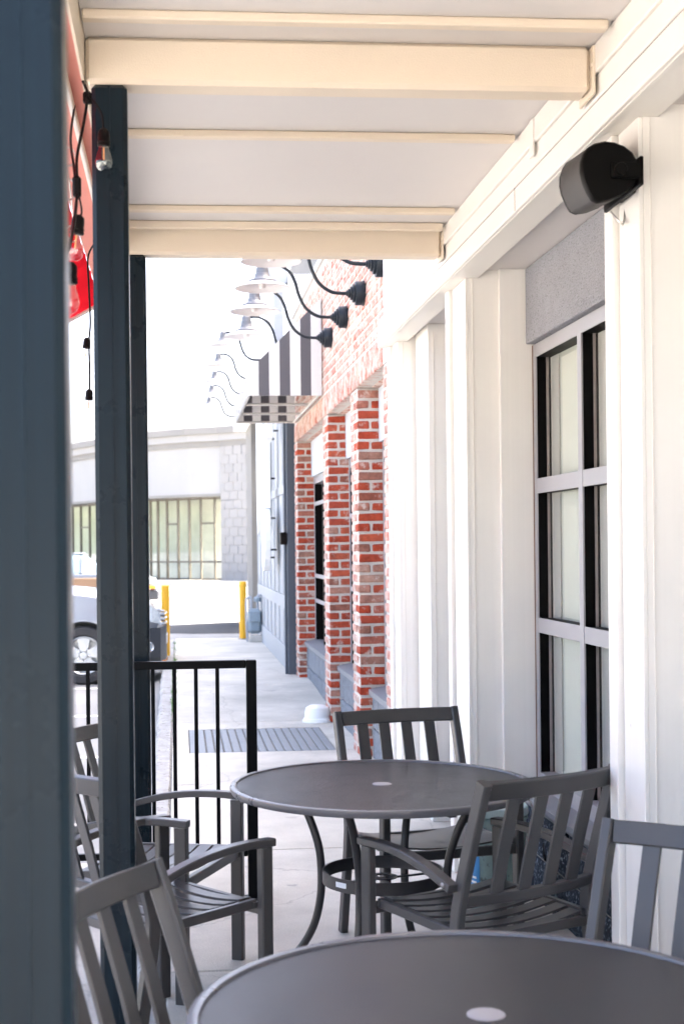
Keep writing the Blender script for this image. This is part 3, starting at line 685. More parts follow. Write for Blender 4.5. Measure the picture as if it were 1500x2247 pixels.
# maker's stickers
# ------------------------------------------------------------------ tables
def make_table():
    root = thing('round_table', '', 'table'); Rr = .53
    circ = lambda r, z, n=72: [(r * math.cos(2 * math.pi * k / n), r * math.sin(2 * math.pi * k / n), z) for k in range(n)]
    rim = MB(); rim.sweep(circ(Rr - .012, .712), [(-.016, -.006), (-.016, .006), (-.004, .012), (.006, .011), (.0095, .004), (.008, -.009), (0, -.013), (-.012, -.012)], side=(0, 0, 1), close=True, smooth=True)
    rim.build('rim', 'rim', root)
    b = MB(); sp_ = .0086; r0 = Rr - .02; n = int(r0 / sp_)
    for k in range(-n, n + 1):
        c = k * sp_; L = math.sqrt(max(0, r0 * r0 - c * c))
        if L < .01: continue
        b.box(c - .0025, c + .0025, -L, L, .7115, .7150)
        b.box(-L, L, c - .0021, c + .0021, .7100, .7140)
    stuff(b.build('mesh_top', 'table', root))
    MB().lathe([(0, .7172), (.026, .7182), (.033, .7170), (.0345, .7152), (0, .7150)], 24).build('hole_plug', 'plug', root)
    MB().box(-.52, .52, -.012, .012, .690, .7095).build('brace', 'table', root)
    MB().box(-.012, .012, -.52, -.0125, .690, .7095).build('brace', 'table', root); MB().box(-.012, .012, .0125, .52, .690, .7095).build('brace', 'table', root)
    for k in range(4):
        a = R(45 + 90 * k)
        pr = curve([(.37, .688), (.335, .672), (.285, .60), (.243, .49), (.232, .40), (.236, .30), (.262, .20), (.315, .11), (.385, .05), (.46, .012)] if False else [(.37, 0, .688), (.335, 0, .672), (.285, 0, .60), (.243, 0, .49), (.232, 0, .40), (.236, 0, .30), (.262, 0, .20), (.315, 0, .11), (.385, 0, .05), (.46, 0, .012)], 4)
        T = Matrix.Rotation(a, 4, 'Z')
        lg = MB().tube(pr, .0145, 12, side=(0, 1, 0), T=T).build('leg', 'table', root)
        MB().lathe([(0, -.0), (.018, 0), (.018, .012), (.012, .016), (0, .016)], 12, T @ Matrix.Translation((.462, 0, 0))).build('foot_cap', 'cord', lg)
    MB().sweep(circ(.208, .398, 48), [(-.022, -.003), (.022, -.003), (.022, .003), (-.022, .003)], side=(0, 0, 1), close=True, smooth=True).build('brace_ring', 'table', root)
    MB().bar([(-.205, 0, .387), (.205, 0, .387)], .006, .010, (0, 0, 1)).build('cross_bar', 'table', root)
    MB().bar([(0, -.205, .380), (0, .205, .380)], .006, .010, (0, 0, 1)).build('cross_bar', 'table', root)
    MB().lathe([(.03, .391), (.05, .391), (.05, .395), (.03, .395), (.03, .391)], 20).build('umbrella_guide', 'table', root)
    vs = []
    for k in range(6):
        a = R(196 + k * 2.6); vs += [(.2125 * math.cos(a), .2125 * math.sin(a), .391), (.2125 * math.cos(a), .2125 * math.sin(a), .409)]
    MB().add(vs, [(2 * k, 2 * k + 2, 2 * k + 3, 2 * k + 1) for k in range(5)]).build('sticker', 'paper', root)
    return root
t1 = make_table(); t1.location = (.70, 4.82, 0); t1.rotation_euler = (0, 0, R(17))
tag(t1, 'round mesh topped metal table standing fully in view before the far chair', 'table', 'round mesh patio tables')
t2 = copy_tree(t1); t2.location = (.535, 2.435, 0); t2.rotation_euler = (0, 0, R(31))
tag(t2, 'nearest round mesh topped table cut off by the bottom of the picture', 'table', 'round mesh patio tables')

# bucket
bk = thing('bucket', 'greenish plastic bucket with lid standing by the wall below the window', 'bucket', (1.315, 5.74, 0))
MB().lathe([(0, 0), (.108, 0), (.112, .01), (.119, .30), (.121, .36), (.127, .362), (.127, .372), (.121, .374), (.122, .405), (.128, .407), (.128, .417), (.122, .419), (.122, .44), (0, .44)], 32).build('body', 'bucket', bk)
MB().lathe([(0, .446), (.10, .447), (.112, .458), (.127, .458), (.131, .452), (.131, .425), (.124, .423), (.124, .44), (0, .441)], 32).build('lid', 'lid', bk)
MB().tube(curve([(.129, -.01, .35), (.142, -.04, .43), (.11, -.075, .495), (.02, -.085, .50), (-.08, -.06, .47), (-.128, -.01, .35)], 6), .003, 6).build('handle', 'wire', bk)
for s in (-1, 1): MB().cbox(s * .118, s * .140, -.025, .025, .32, .375, .004).build('handle_ear', 'lid', bk)
vs = []
for k in range(9):
    a = R(172 + k * 6); rb_, rt = .1163, .1213; vs += [(rb_ * math.cos(a), rb_ * math.sin(a), .10), (rt * math.cos(a), rt * math.sin(a), .30)]
MB().add(vs, [(2 * k, 2 * k + 2, 2 * k + 3, 2 * k + 1) for k in range(8)]).build('label_band', 'label', bk)
for zz in (.125, .145, .165):
    vs = []
    for k in range(7):
        a = R(175 + k * 6); q = .1165 + .005 * (zz - .1) / .2 + .0012; vs += [(q * math.cos(a), q * math.sin(a), zz), (q * math.cos(a), q * math.sin(a), zz + .009)]
    MB().add(vs, [(2 * k, 2 * k + 2, 2 * k + 3, 2 * k + 1) for k in range(6)]).build('label_stripe', 'paper', bk)

# ------------------------------------------------------------------ brick building
bb = thing('brick_building', 'red brick shopfront with brick piers beyond the patio', 'building', (1.6, 12, 0))
IB = Matrix.Translation((-1.6, -12, 0))
def bp_(o): o.matrix_parent_inverse = IB; return o
def bpart(mb, name, m, par=None):
    o = mb.build(name, m, par or bb)
    return o if par else bp_(o)
FX = 1.31; CR = .0748; ZT = 2.69; YE = 15.58
piers = [(10.10, 10.48), (12.12, 12.50), (15.27, YE)]
openings = [(8.80, 10.10), (10.48, 12.12), (12.50, 15.27)]
# mortar cores
bpart(MB().box(FX + .007, 1.9, 8.42, 8.80, -.05, ZT), 'mortar_core', 'mortar')
for a, c in piers: bpart(MB().box(FX + .007, 1.512, a + .007, c - .007, -.05, ZT + .001), 'mortar_core', 'mortar')
bpart(MB().box(FX + .007, 1.52, 8.42, YE - .007, ZT + .008, 4.08), 'mortar_core', 'mortar')
bpart(MB().box(FX - .02, 1.9, 8.41, YE, 4.081, 4.14), 'coping', 'alu_bar')
random.seed(21)
def brick_mesh(lx, ly, lz, name, mt='brick'):
    return [MB().cbox(-lx / 2, lx / 2, -ly / 2, ly / 2, -lz / 2, lz / 2, .006, jit=.0028).mesh(name, mt) for _ in range(4)]
BH = .0550; LB, HB = .184, .0860
m_full = brick_mesh(LB, HB, BH, 'brick_stretcher'); m_half = brick_mesh(HB, LB, BH, 'brick_header'); m_half2 = brick_mesh(HB, HB, BH, 'brick_half')
m_sold = brick_mesh(HB, .060, LB, 'brick_soldier', 'bricklit'); m_face = brick_mesh(HB, LB, BH, 'brick_face', 'bricklit')
def br1(ml, x, y, z):
    o = inst(random.choice(ml), 'brick', bb, (x, y, z), (random.uniform(-.008, .008), random.uniform(-.01, .01), random.uniform(-.012, .012))); return bp_(o)
fld = MB(); nb = 0
def fbrick(x0, x1, y0, y1, z0, z1): fld.cbox(x0, x1, y0, y1, z0, z1, .005, jit=.002)
nc = 36
for (a, c) in piers:
    for k in range(nc):
        z = ZT - CR * (k + .5) - .004
        if z < gz(a) - .01: break
        low = z < .44
        if k % 2 == 0:
            br1(m_full, FX + .1, a + HB / 2, z); nb += 1
            for y0, y1 in ((a + .103, a + .29), (a + .302, c)): fbrick(FX, FX + .09, y0 + .004, y1 - .004, z - BH / 2, z + BH / 2)
        else:
            br1(m_half, FX + HB / 2 + .002, a + LB / 2, z); br1(m_half2, FX + .152, a + HB / 2, z); nb += 2
            fbrick(FX, FX + .09, a + .204, c, z - BH / 2, z + BH / 2)
# soldier courses over the openings
y = 8.86
while y < YE - .03:
    br1(m_sold, FX + HB / 2 - .001, y, ZT + .1); 
    fbrick(FX + .105, FX + .197, y - BH / 2, y + BH / 2, ZT + .004, ZT + .19) if False else None
    y += CR; nb += 1
# inner soffit bricks of the lintels
for (a, c) in openings:
    y = a + .04
    while y < c - .02:
        fbrick(FX + .108, FX + .198, y - BH / 2, y + BH / 2, ZT + .001, ZT + .06); y += CR
# facade above
rows = int((4.08 - ZT - .205) / CR)
for r_ in range(rows):
    z = ZT + .205 + CR * (r_ + .5); yy = 8.43 - (.1 if r_ % 2 else 0)
    while yy < YE - .03:
        a, c = max(yy, 8.425), min(yy + .192, YE)
        if c - a > .185 and nb < 298 and yy < 12.0 and r_ < 9 and yy > 8.5:
            br1(m_face, FX + HB / 2, (a + c) / 2, z); nb += 1
        elif c - a > .03: fbrick(FX, FX + .09, a, c, z - BH / 2, z + BH / 2)
        yy += .2035
# near end pier street face
for k in range(nc):
    z = ZT - CR * (k + .5) - .004; fbrick(FX, FX + .09, 8.43, 8.79, z - BH / 2, z + BH / 2)
o = bpart(fld, 'brickwork', 'bricks'); stuff(o)
# recessed shop windows, knee walls
for n_, (a, c) in enumerate(openings):
    bpart(MB().box(1.47, 1.62, a + .001, c - .001, 2.30, ZT + .005), 'header_panel', 'pale')
    wn = bpart(MB().box(1.50, 1.60, c - .07, c - .002, .5, 2.298), 'window', 'jamb')
    MB().box(1.495, 1.4995, c - .07, c - .002, .5, 2.298).build('frame', 'alum', wn)
    MB().box(1.50, 1.60, a + .002, c - .072, 2.22, 2.298).build('head', 'alum', wn)
    step = (c - a) / (3 if n_ == 2 else 2)
    for q in range(1, 3 if n_ == 2 else 2):
        MB().box(1.495, 1.60, a + q * step - .03, a + q * step + .03, .5, 2.219).build('mullion', 'jamb', wn)
    for zc in ((2.0, 1.22, .95) if n_ == 2 else (1.80, 1.17)):
        MB().box(1.49, 1.50, a + .002, c - .072, zc - .02, zc + .02).build('glazing_bar', 'alum', wn)
    MB().box(1.56, 1.57, a + .002, c - .072, .55, 2.219).build('pane', 'glass', wn)
    bpart(MB().prism([(1.375, .455), (1.375, .495), (1.50, .52), (1.62, .52), (1.62, .455)], 'y', a + .004, c - .004), 'window_sill', 'sill')
    bpart(MB().box(1.418, 1.62, a + .002, c - .002, -.05, .4545), 'block_mortar', 'mortar')
    zz = -.02
    for r_ in range(2):
        z1 = zz + .235; y_ = a - (.2 if r_ else 0)
        while y_ < c - .03:
            p, q = max(y_, a) + .006, min(y_ + .4, c) - .006
            if q - p > .05: bpart(MB().cbox(1.40, 1.5, p, q, zz + .006, z1 - .004, .008, jit=.003), 'block', 'block2')
            y_ += .4
        zz = z1
bpart(MB().box(2.6, 2.7, 8.6, 15.6, 0, 2.8), 'room_wall', 'room')
bpart(MB().box(1.53, 1.9, 8.42, YE, ZT + .01, 4.08), 'wall', 'mortar')
bpart(MB().box(2.0, 7.0, 8.45, YE, 2.9, 5.4), 'shade_block', 'far')  # unseen mass added behind the parapet to shade the gooseneck lamps

# striped awning over the brick shop
sa = thing('striped_awning', 'black and white striped shed awning over the brick shop door', 'awning', (1.3, 13.8, 2.89))
IS = lambda p: (p[0] - 1.3, p[1] - 13.8, p[2] - 2.89)
AY0, AY1, AXF, ZB, ZF, ZTP = 12.42, 15.25, .64, 2.89, 3.105, 3.76
topz = lambda x: ZF + (ZTP - ZF) * (x - AXF) / (FX - .012 - AXF)
nst = 7; xs = [AXF + (FX - .012 - AXF) * k / nst for k in range(nst + 1)]
for yy in (AY0, AY1):
    for k in range(nst):
        x0, x1 = xs[k], xs[k + 1]
        poly = [(x0 - 1.3, 0), (x1 - 1.3, 0), (x1 - 1.3, topz(x1) - ZB), (x0 - 1.3, topz(x0) - ZB)]
        d = .004
        MB().prism(poly, 'y', yy - 13.8 - d / 2, yy - 13.8 + d / 2).build('end_stripe', 'stripe_g' if k % 2 == 1 else 'stripe_w', sa)
ystep = (AY1 - AY0 - .006) / 31
for k in range(31):
    y0, y1 = AY0 + .003 + ystep * k, AY0 + .003 + ystep * (k + 1)
    MB().add([IS(p) for p in ((AXF, y0, ZB), (AXF, y1, ZB), (AXF, y1, ZF), (AXF, y0, ZF), (FX - .012, y1, ZTP), (FX - .012, y0, ZTP))], [(0, 1, 2, 3), (3, 2, 4, 5)]).build('roof_stripe', 'stripe_g' if k % 2 else 'stripe_w', sa)
def st(p, q, r_=.012, n='frame_tube', m='alu_bar'): MB().tube([IS(p), IS(q)], r_, 8).build(n, m, sa)
for z, in ((ZB + .012,),):
    st((AXF + .014, AY0, z), (AXF + .014, AY1, z)); st((FX - .03, AY0, z), (FX - .03, AY1, z))
    for yy in (AY0 + .016, AY1 - .016): st((AXF + .03, yy, z), (FX - .04, yy, z))
for yy, zz in ((13.4, ZB + .02), (14.35, ZB + .02)): st((AXF + .03, yy, zz), (FX - .04, yy, zz), .014)
for yy in (AY0 + .02, 13.83, AY1 - .02): st((AXF + .02, yy, ZF - .02), (FX - .03, yy, ZTP - .03), .011)

# gooseneck lamps
def make_lamp():
    root = thing('gooseneck_lamp', '', 'lamp')          # origin on the wall at the base plate, arm towards -X
    T = Matrix.Rotation(R(-90), 4, 'Y')
    MB().lathe([(0, 0), (.086, 0), (.088, .004), (.088, .012), (.083, .014), (.083, .060), (.080, .064), (.064, .065), (.064, .080), (.062, .082), (.047, .083), (.047, .096), (.045, .098), (.031, .099), (.031, .112), (.022, .114), (.020, .125), (0, .125)], 28, T).build('base_plate', 'dark', root)
    global pth_
    pth = pth_ = curve([(-.09, 0, 0), (-.16, 0, 0), (-.235, 0, .012), (-.315, 0, .07), (-.365, 0, .165), (-.395, 0, .27), (-.44, 0, .35), (-.52, 0, .398), (-.595, 0, .402), (-.64, 0, .385)], 6)
    MB().tube(pth, .0125, 10, side=(0, 1, 0)).build('gooseneck', 'dark', root)
    Ts = Matrix.Translation((-.645, 0, .255))
    MB().lathe([(0, .165), (.026, .165), (.040, .150), (.044, .142), (.045, .115), (.049, .112), (.052, .075), (.056, .072), (.060, .050), (.075, .034), (.105, .024), (.11, .016), (.11, .010)], 28, Ts).build('lamp_cap', 'shade', root)
    wob = lambda i, j: (.018 if i % 2 else -.01) * min(1, j / 3) if j > 1 else 0
    sh = MB().lathe([(.06, .016), (.10, .010), (.15, -.006), (.19, -.024), (.21, -.036)], 56, Ts, wob=wob).build('shade', 'enamel', root)
    MB().lathe([(.208, -.0395), (.206, -.041), (.188, -.029), (.15, -.012), (.10, .004), (.06, .010)], 56, Ts, wob=lambda i, j: (.018 if i % 2 else -.01) * min(1, (5 - j) / 3)).build('reflector', 'enamel', sh)
    MB().lathe([(0, -.045), (.022, -.038), (.030, -.015), (.026, .004), (0, .006)], 14, Ts).build('bulb', 'enamel', root)
    return root
lp = make_lamp()
nl = ['gooseneck lamp highest on the brick wall, its shade hidden behind the canopy beam', 'second gooseneck lamp on the brick wall, counted from the patio',
      'third gooseneck lamp on the brick wall, shade just under the canopy beam', 'fourth gooseneck lamp on the brick wall, whose arm crosses the striped awning', 'gooseneck lamp whose base hides behind the striped awning, lowest of the large shades']
for k, (y, z) in enumerate(((8.62, 3.30), (9.63, 3.30), (10.64, 3.30), (11.70, 3.30), (13.10, 3.30))):
    o = lp if k == 0 else copy_tree(lp); o.location = (FX - .001, y, z); tag(o, nl[k], 'lamp', 'gooseneck lamps on the brick wall')
nf = ['nearest of the small far gooseneck lamps beyond the striped awning', 'second small far gooseneck lamp beyond the striped awning', 'middle small far gooseneck lamp beyond the striped awning',
      'fourth small far gooseneck lamp beyond the striped awning', 'farthest and lowest small gooseneck lamp down the street']
thick = MB().tube(pth_, .017, 8, side=(0, 1, 0)).mesh('gooseneck', 'dark')
for k, y in enumerate((20.6, 22.9, 25.2, 27.4, 29.6)):
    o = copy_tree(lp)
    for ch in list(o.children):
        if ch.name.startswith('base_plate'): bpy.data.objects.remove(ch)
        elif ch.name.startswith('gooseneck'): ch.data = thick
    o.location = (1.34, y, 4.30); tag(o, nf[k], 'lamp', 'far gooseneck lamps on the grey building')

# ------------------------------------------------------------------ slate panelled building
pb = thing('panelled_building', 'grey blue panelled shop wall with battens beyond the brick piers', 'building', (1.5, 18.8, 0))
IP = Matrix.Translation((-1.5, -18.8, 0))
def pp(mb, name, m):
    o = mb.build(name, m, pb); o.matrix_parent_inverse = IP; return o
PY0, PY1 = 15.62, 22.05
pp(MB().box(1.285, 2.5, PY0 + .3, PY1, .05, 3.75), 'wall', 'slate')
pp(MB().box(1.285, 2.5, PY0 + .3, PY1, 3.7505, 4.66), 'parapet', 'sign')
pp(MB().cbox(1.225, 1.5, PY0, PY0 + .30, .08, 3.6, .006), 'corner_post', 'slated')
nbt = 8; pit = (PY1 - PY0 - .36) / nbt
for z0, z1 in ((.36, .80), (.96, 2.17), (2.27, 3.75)):
    for k in range(nbt):
        a = PY0 + .36 + pit * k
        pp(MB().cbox(1.268, 1.284, a + .06, a + pit - .012, z0 + .001, z1 - .001, .002), 'panel', 'slate')
for k in range(nbt + 1):
    a = PY0 + .335 + pit * k
    for z0, z1 in ((.36, .80), (.96, 2.17), (2.27, 3.75)):
        pp(MB().cbox(1.254, 1.2839, a - .02, a + .05, z0 + .0005, z1 - .0005, .003), 'batten', 'slate')
for z0, z1 in ((.06, .36), (.80, .96), (2.17, 2.27)):
    pp(MB().cbox(1.252, 1.2838, PY0 + .31, PY1, z0, z1, .003), 'rail', 'slate')
for z0, z1 in ((3.75, 3.87), (4.56, 4.67)): pp(MB().cbox(1.215, 1.2838, PY0 + .31, PY1, z0, z1, .003), 'cornice', 'zinc')
pp(MB().box(2.0, 7.0, PY0 + .3, 30.3, 3.2, 6.38), 'shade_block', 'far')  # added out of sight to keep sun off the far lamps
# sign band with the far lamps, carried on over the side passage
pp(MB().cbox(1.24, 1.9, PY1 + .005, 30.4, 4.05, 4.72, .01), 'sign_band', 'sign')
pp(MB().box(1.5, 2.4, 28.2, 30.3, 0, 4.049), 'wall', 'far')
pp(MB().tube([(1.208, PY0 + .08, .1), (1.208, PY0 + .08, 3.2)], .014), 'conduit', 'slated')
bx = pp(MB().cbox(1.150, 1.222, PY0 - .01, PY0 + .12, 1.56, 1.70, .008), 'junction_box', 'cord')
# downpipe with hopper head
dp = thing('downpipe', 'pale grey square downpipe with hopper head at the brick corner', 'downpipe', (1.17, 15.9, .1))
MB().cbox(-.055, .055, -.05, .05, 2.9, 4.38, .006).build('pipe', 'zinc', dp)
MB().prism([(-.17, 4.62), (.10, 4.62), (.10, 4.50), (.06, 4.38), (-.10, 4.38), (-.17, 4.52)], 'y', -.13, .13).build('hopper_head', 'zinc', dp)

# raised white sign shapes
sg2 = thing('wall_sign', 'white raised sign shapes on stand-offs against the grey panelled wall', 'sign', (1.23, 18, 1.2))
def plate(pts, x, th=.07):
    MB().prism([(y - 18, z - 1.2) for y, z in pts], 'x', x - 1.23, x + th - 1.23).build('sign_shape', 'sign', sg2)
arc = lambda cy, cz, ry, rz, a0, a1, n: [(cy + ry * math.cos(R(a0 + (a1 - a0) * k / n)), cz + rz * math.sin(R(a0 + (a1 - a0) * k / n))) for k in range(n + 1)]
plate(arc(17.6, 1.75, .42, .52, 180, 360, 12) + [(18.02, 2.0), (17.9, 2.02), (17.3, 2.0), (17.18, 1.9)], 1.075)
plate([(17.45, 2.02), (17.75, 2.02), (17.78, 2.5), (17.76, 3.0), (17.6, 3.04), (17.47, 3.0)], 1.095)
plate(arc(18.9, 2.6, .22, .9, 0, 360, 20)[:-1], 1.085)
plate([(16.75, 2.86), (17.1, 2.82), (17.15, 3.5), (16.8, 3.55)], 1.085)
for (y, z) in ((17.4, 1.5), (17.8, 1.4), (17.6, 1.9), (17.6, 2.4), (17.6, 2.9), (18.9, 2.0), (18.9, 3.0), (16.95, 2.95), (16.95, 3.3)):
    MB().tube([(-.09, y - 18, z - 1.2), (.003 , y - 18, z - 1.2)], .012, 8).build('stand_off', 'dark', sg2)

# ------------------------------------------------------------------ small pavement things
gr = thing('pavement_grate', 'long ribbed steel grate set into the pavement beyond the railing', 'grate', (.63, 11.17, 0))
MB().box(-.56, .555, -.665, .665, -.05, -.034).build('pit', 'joint', gr)
n = 17; wd = 1.112 / n
sm = MB().cbox(-wd / 2 + .006, wd / 2 - .006, -.662, .662, -.033, -.002, .004).mesh('grate_plank', 'grate')
for k in range(n): inst(sm, 'grate_plank', gr, (-.556 + wd * (k + .5), 0, 0))
bw = thing('drain_cover', 'low round white plastic cover on the pavement at the brick pier foot', 'cover', (1.205, 12.2, 0))
MB().lathe([(.118, 0), (.124, .012), (.122, .03), (.112, .034), (.11, .09), (.098, .125), (.06, .145), (0, .15)], 32).build('dome', 'bowl', bw)
MB().lathe([(.112, .001), (.133, .001), (.133, .015), (.112, .018)], 32).build('flange', 'bowl', bw)

def bollard(x, y, z, r, h, label):
    t = thing('bollard', label, 'bollard', (x, y, z), 0, 'yellow steel bollards')
    MB().lathe([(r, 0), (r, h - .03), (r * .96, h - .01), (r * .7, h), (0, h + .004)], 24).build('sleeve', 'yellow', t)
    MB().lathe([(r * 1.4, -.002), (r * 1.4, .012), (r, .014)], 24).build('footing', 'kerb', t)
bollard(1.0, 21.7, .1, .058, .90, 'slim yellow bollard guarding the gas meter')
bollard(-.172, 18.7, -.1, .057, 1.14, 'yellow bollard rising behind the silver car nose')

gm = thing('gas_meter', 'blue grey gas meter with pipes at the end of the panelled wall', 'gas meter', (1.14, 21.15, .1))
MB().cbox(-.095, .115, -.09, .09, .12, .50, .05).build('meter_body', 'meter', gm)
MB().cbox(-.075, .095, -.112, -.088, .30, .47, .01).build('dial_cover', 'meter', gm)
MB().lathe([(.05, 0), (.06, .03), (.055, .06), (.03, .08), (0, .085)], 16, Matrix.Translation((.055, 0, .60))).build('regulator', 'meter', gm)
for pts in ([(-.10, 0, 0), (-.115, 0, .3), (-.115, 0, .60), (-.10, 0, .66), (-.055, 0, .67), (-.04, 0, .64), (-.04, 0, .50)], [(.055, 0, .50), (.055, 0, .62), (.07, 0, .70), (.13, 0, .70)]):
    MB().tube(curve(pts, 5), .017, 10).build('pipe', 'zinc', gm)
for z in (.22, .30, .38, .46): MB().lathe([(.0, -.006), (.008, -.006), (.008, 0), (0, 0)], 8, Matrix.Translation((-.08, -.093, z)) @ Matrix.Rotation(R(90), 4, 'X')).build('bolt', 'bolt', gm)
MB().cbox(-.07, .13, -.16, .16, -.005, .09, .012).build('plinth', 'conc', gm)

# ------------------------------------------------------------------ cars
def wheel(parent, x, y, z, r, side):
    T = Matrix.Translation((x, y, z)) @ Matrix.Rotation(R(90 * side), 4, 'X')
    ty = MB().lathe([(r * .66, -.11), (r * .93, -.11), (r * .985, -.085), (r, -.06), (r, .06), (r * .985, .085), (r * .93, .11), (r * .72, .112), (r * .66, .09), (r * .66, -.11)], 40, T, wob=lambda i, j: .006 if (j in (3, 4) and i % 2) else 0).build('tyre', 'tyre', parent)
    MB().lathe([(r * .655, -.1), (r * .66, .095), (r * .63, .104), (r * .60, .095), (r * .58, .02), (r * .56, -.03), (0, -.04)], 40, T).build('rim', 'alloy', ty)
    for k in range(5):
        a = 2 * math.pi * k / 5 + .3
        mb = MB(); pts = [(.05, -.045), (.05, .045), (r * .57, .075), (r * .60, .05), (r * .60, -.05), (r * .57, -.075)]
        mb.prism(pts, 'z', .055, .088, T=T @ Matrix.Rotation(a, 4, 'Z')); mb.build('spoke', 'alloy', ty)
    MB().lathe([(0, .095), (.045, .092), (.05, .05)], 20, T).build('hub_cap', 'alloy', ty)
    for k in range(5):
        a = 2 * math.pi * k / 5; MB().lathe([(0, .094), (.011, .092), (.012, .08)], 8, T @ Matrix.Translation((.07 * math.cos(a), .07 * math.sin(a), 0))).build('wheel_nut', 'chrome', ty)

def make_car(name, label, loc, L, H, sections, paint, lower, wheels, wr, W2):
    # sections: (x from nose, z bottom, z belt, halfwidth); roof: list of (x, z, halfwidth)
    t = thing(name, label, 'car', loc)
    secs, roof = sections
    rings = []
    for (x, zb, zm, zt, hw) in secs:
        h_ = hw
        rings.append([(-x, -h_ * .96, zb), (-x, -h_, zb + .12), (-x, -h_ * 1.0, zm), (-x, -h_ * .965, zt - .05), (-x, -h_ * .88, zt), (-x, -h_ * .4, zt + .025), (-x, h_ * .4, zt + .025), (-x, h_ * .88, zt), (-x, h_ * .965, zt - .05), (-x, h_, zm), (-x, h_, zb + .12), (-x, h_ * .96, zb)])
    bl = loft(rings); bl.weld = True; body = bl.build('body', paint, t); cuts_ = []
    rr = []
    for (x, z0, z1, hw0, hw1) in roof:
        rr.append([(-x, -hw0, z0), (-x, -hw1, z1 - .05), (-x, -hw1 * .9, z1), (-x, hw1 * .9, z1), (-x, hw1, z1 - .05), (-x, hw0, z0)])
    loft(rr).build('glasshouse', 'carglass', t)
    xs_ = [r_[0] for r_ in roof]
    mid = [r_ for r_ in roof if r_[2] > H - .12]
    if mid:
        MB().cbox(-mid[-1][0] - .1, -mid[0][0] + .05, -mid[0][4] * .93, mid[0][4] * .93, H - .03, H + .02, .02).build('roof', paint, t)
    for (x, z0, z1, hw0, hw1) in roof[1:-1]:
        for s in (-1, 1): MB().bar([(-x, s * (hw0 + .004), z0), (-x, s * (hw1 + .006), z1 - .05)], .05, .02, (1, 0, 0)).build('pillar', paint, t)
    for wx in wheels:
        for s in (-1, 1):
            arch = [(-wx + (wr + .065) * math.cos(R(a)), wr + (wr + .065) * math.sin(R(a))) for a in range(0, 360, 12)]
            ya, yb = sorted((s * (W2 - .27), s * (W2 + .2)))
            ct = MB().prism(arch, 'y', ya, yb); ct.weld = True; cut = ct.build('cut', 'carblk', t)
            md = body.modifiers.new('well', 'BOOLEAN'); md.operation = 'DIFFERENCE'; md.object = cut; cuts_.append(cut)
            yc, yd = sorted((s * (W2 - .275), s * (W2 - .255)))
            MB().prism([(-wx + (p[0] + wx) * 1.0, p[1]) for p in arch], 'y', yc, yd).build('wheel_well', 'carblk', t)
            lip = [(-wx + (wr + .067) * math.cos(R(a)), s * (W2 + .001), wr + (wr + .067) * math.sin(R(a))) for a in range(-8, 189, 7)]
            MB().tube(lip, .012, 6).build('arch_lip', paint, t)
            wheel(t, -wx, s * (W2 - .105), wr, wr, 1 if s < 0 else -1)
    dg = bpy.context.evaluated_depsgraph_get()
    nm_ = bpy.data.meshes.new_from_object(body.evaluated_get(dg)); body.modifiers.clear(); body.data = nm_
    nm_.polygons.foreach_set('use_smooth', [False] * len(nm_.polygons))
    for c_ in cuts_: bpy.data.objects.remove(c_)
    return t
suv = make_car('parked_car', 'silver sport utility car with black bumper parked nose to the kerb', (-.16, 17.82, -.1), 4.55, 1.72,
    ([(0.10, .42, .60, .78, .62), (.18, .34, .62, .93, .76), (.34, .30, .66, 1.00, .86), (.62, .28, .70, 1.06, .90), (1.0, .27, .72, 1.12, .915), (1.45, .26, .74, 1.16, .92), (2.4, .26, .76, 1.08, .92), (3.5, .26, .76, 1.08, .92), (4.25, .30, .76, 1.06, .88), (4.5, .36, .70, 1.0, .80)],
     [(1.35, 1.12, 1.15, .80, .74), (2.0, 1.07, 1.70, .84, .66), (2.9, 1.07, 1.74, .84, .68), (3.8, 1.07, 1.70, .83, .66), (4.35, 1.05, 1.12, .78, .70)]),
    'silver', 'carblk', (.98, 3.62), .352, .915)
# front bumper, headlamps, grille, fog lamps
bump_s = lambda z, k: [(-.42, -.925 * k, z), (-.20, -.86 * k, z), (-.06, -.66 * k, z), (0, -.35 * k, z), (.012, 0, z), (0, .35 * k, z), (-.06, .66 * k, z), (-.20, .86 * k, z), (-.42, .925 * k, z), (-.42, .5 * k, z), (-.42, -.5 * k, z)]
loft([bump_s(.24, .97), bump_s(.30, 1.0), bump_s(.52, 1.005), bump_s(.66, .99)], True, False).build('front_bumper', 'carblk', suv)
for s in (-1, 1):
    hl = MB(); hl.add([(-.05, s * .62, .70), (-.16, s * .87, .74), (-.40, s * .912, .86), (-.34, s * .885, .965), (-.16, s * .78, .925), (-.07, s * .64, .84),
                       (-.14, s * .60, .70), (-.25, s * .80, .74), (-.45, s * .84, .86), (-.42, s * .80, .95), (-.25, s * .70, .91), (-.16, s * .58, .84)],
                      [(0, 1, 5), (1, 4, 5), (1, 2, 4), (2, 3, 4), (6, 7, 1, 0), (7, 8, 2, 1), (8, 9, 3, 2), (9, 10, 4, 3), (10, 11, 5, 4), (11, 6, 0, 5), (6, 11, 10, 7), (7, 10, 9, 8)])
    hl.build('headlight', 'headlamp', suv)
    T = Matrix.Translation((-.155, s * .80, .44)) @ Matrix.Rotation(R(60 * s), 4, 'Z') @ Matrix.Rotation(R(90), 4, 'Y') if s > 0 else Matrix.Translation((-.20, -.868, .44)) @ Matrix.Rotation(R(-66), 4, 'Z') @ Matrix.Rotation(R(90), 4, 'Y')
    fg = MB().lathe([(.042, 0), (.058, 0), (.062, .012), (.056, .018), (.044, .012), (.042, 0)], 24, T).build('fog_lamp', 'chrome', suv)
    MB().lathe([(0, .006), (.042, .004)], 20, T).build('lens', 'headlamp', fg)
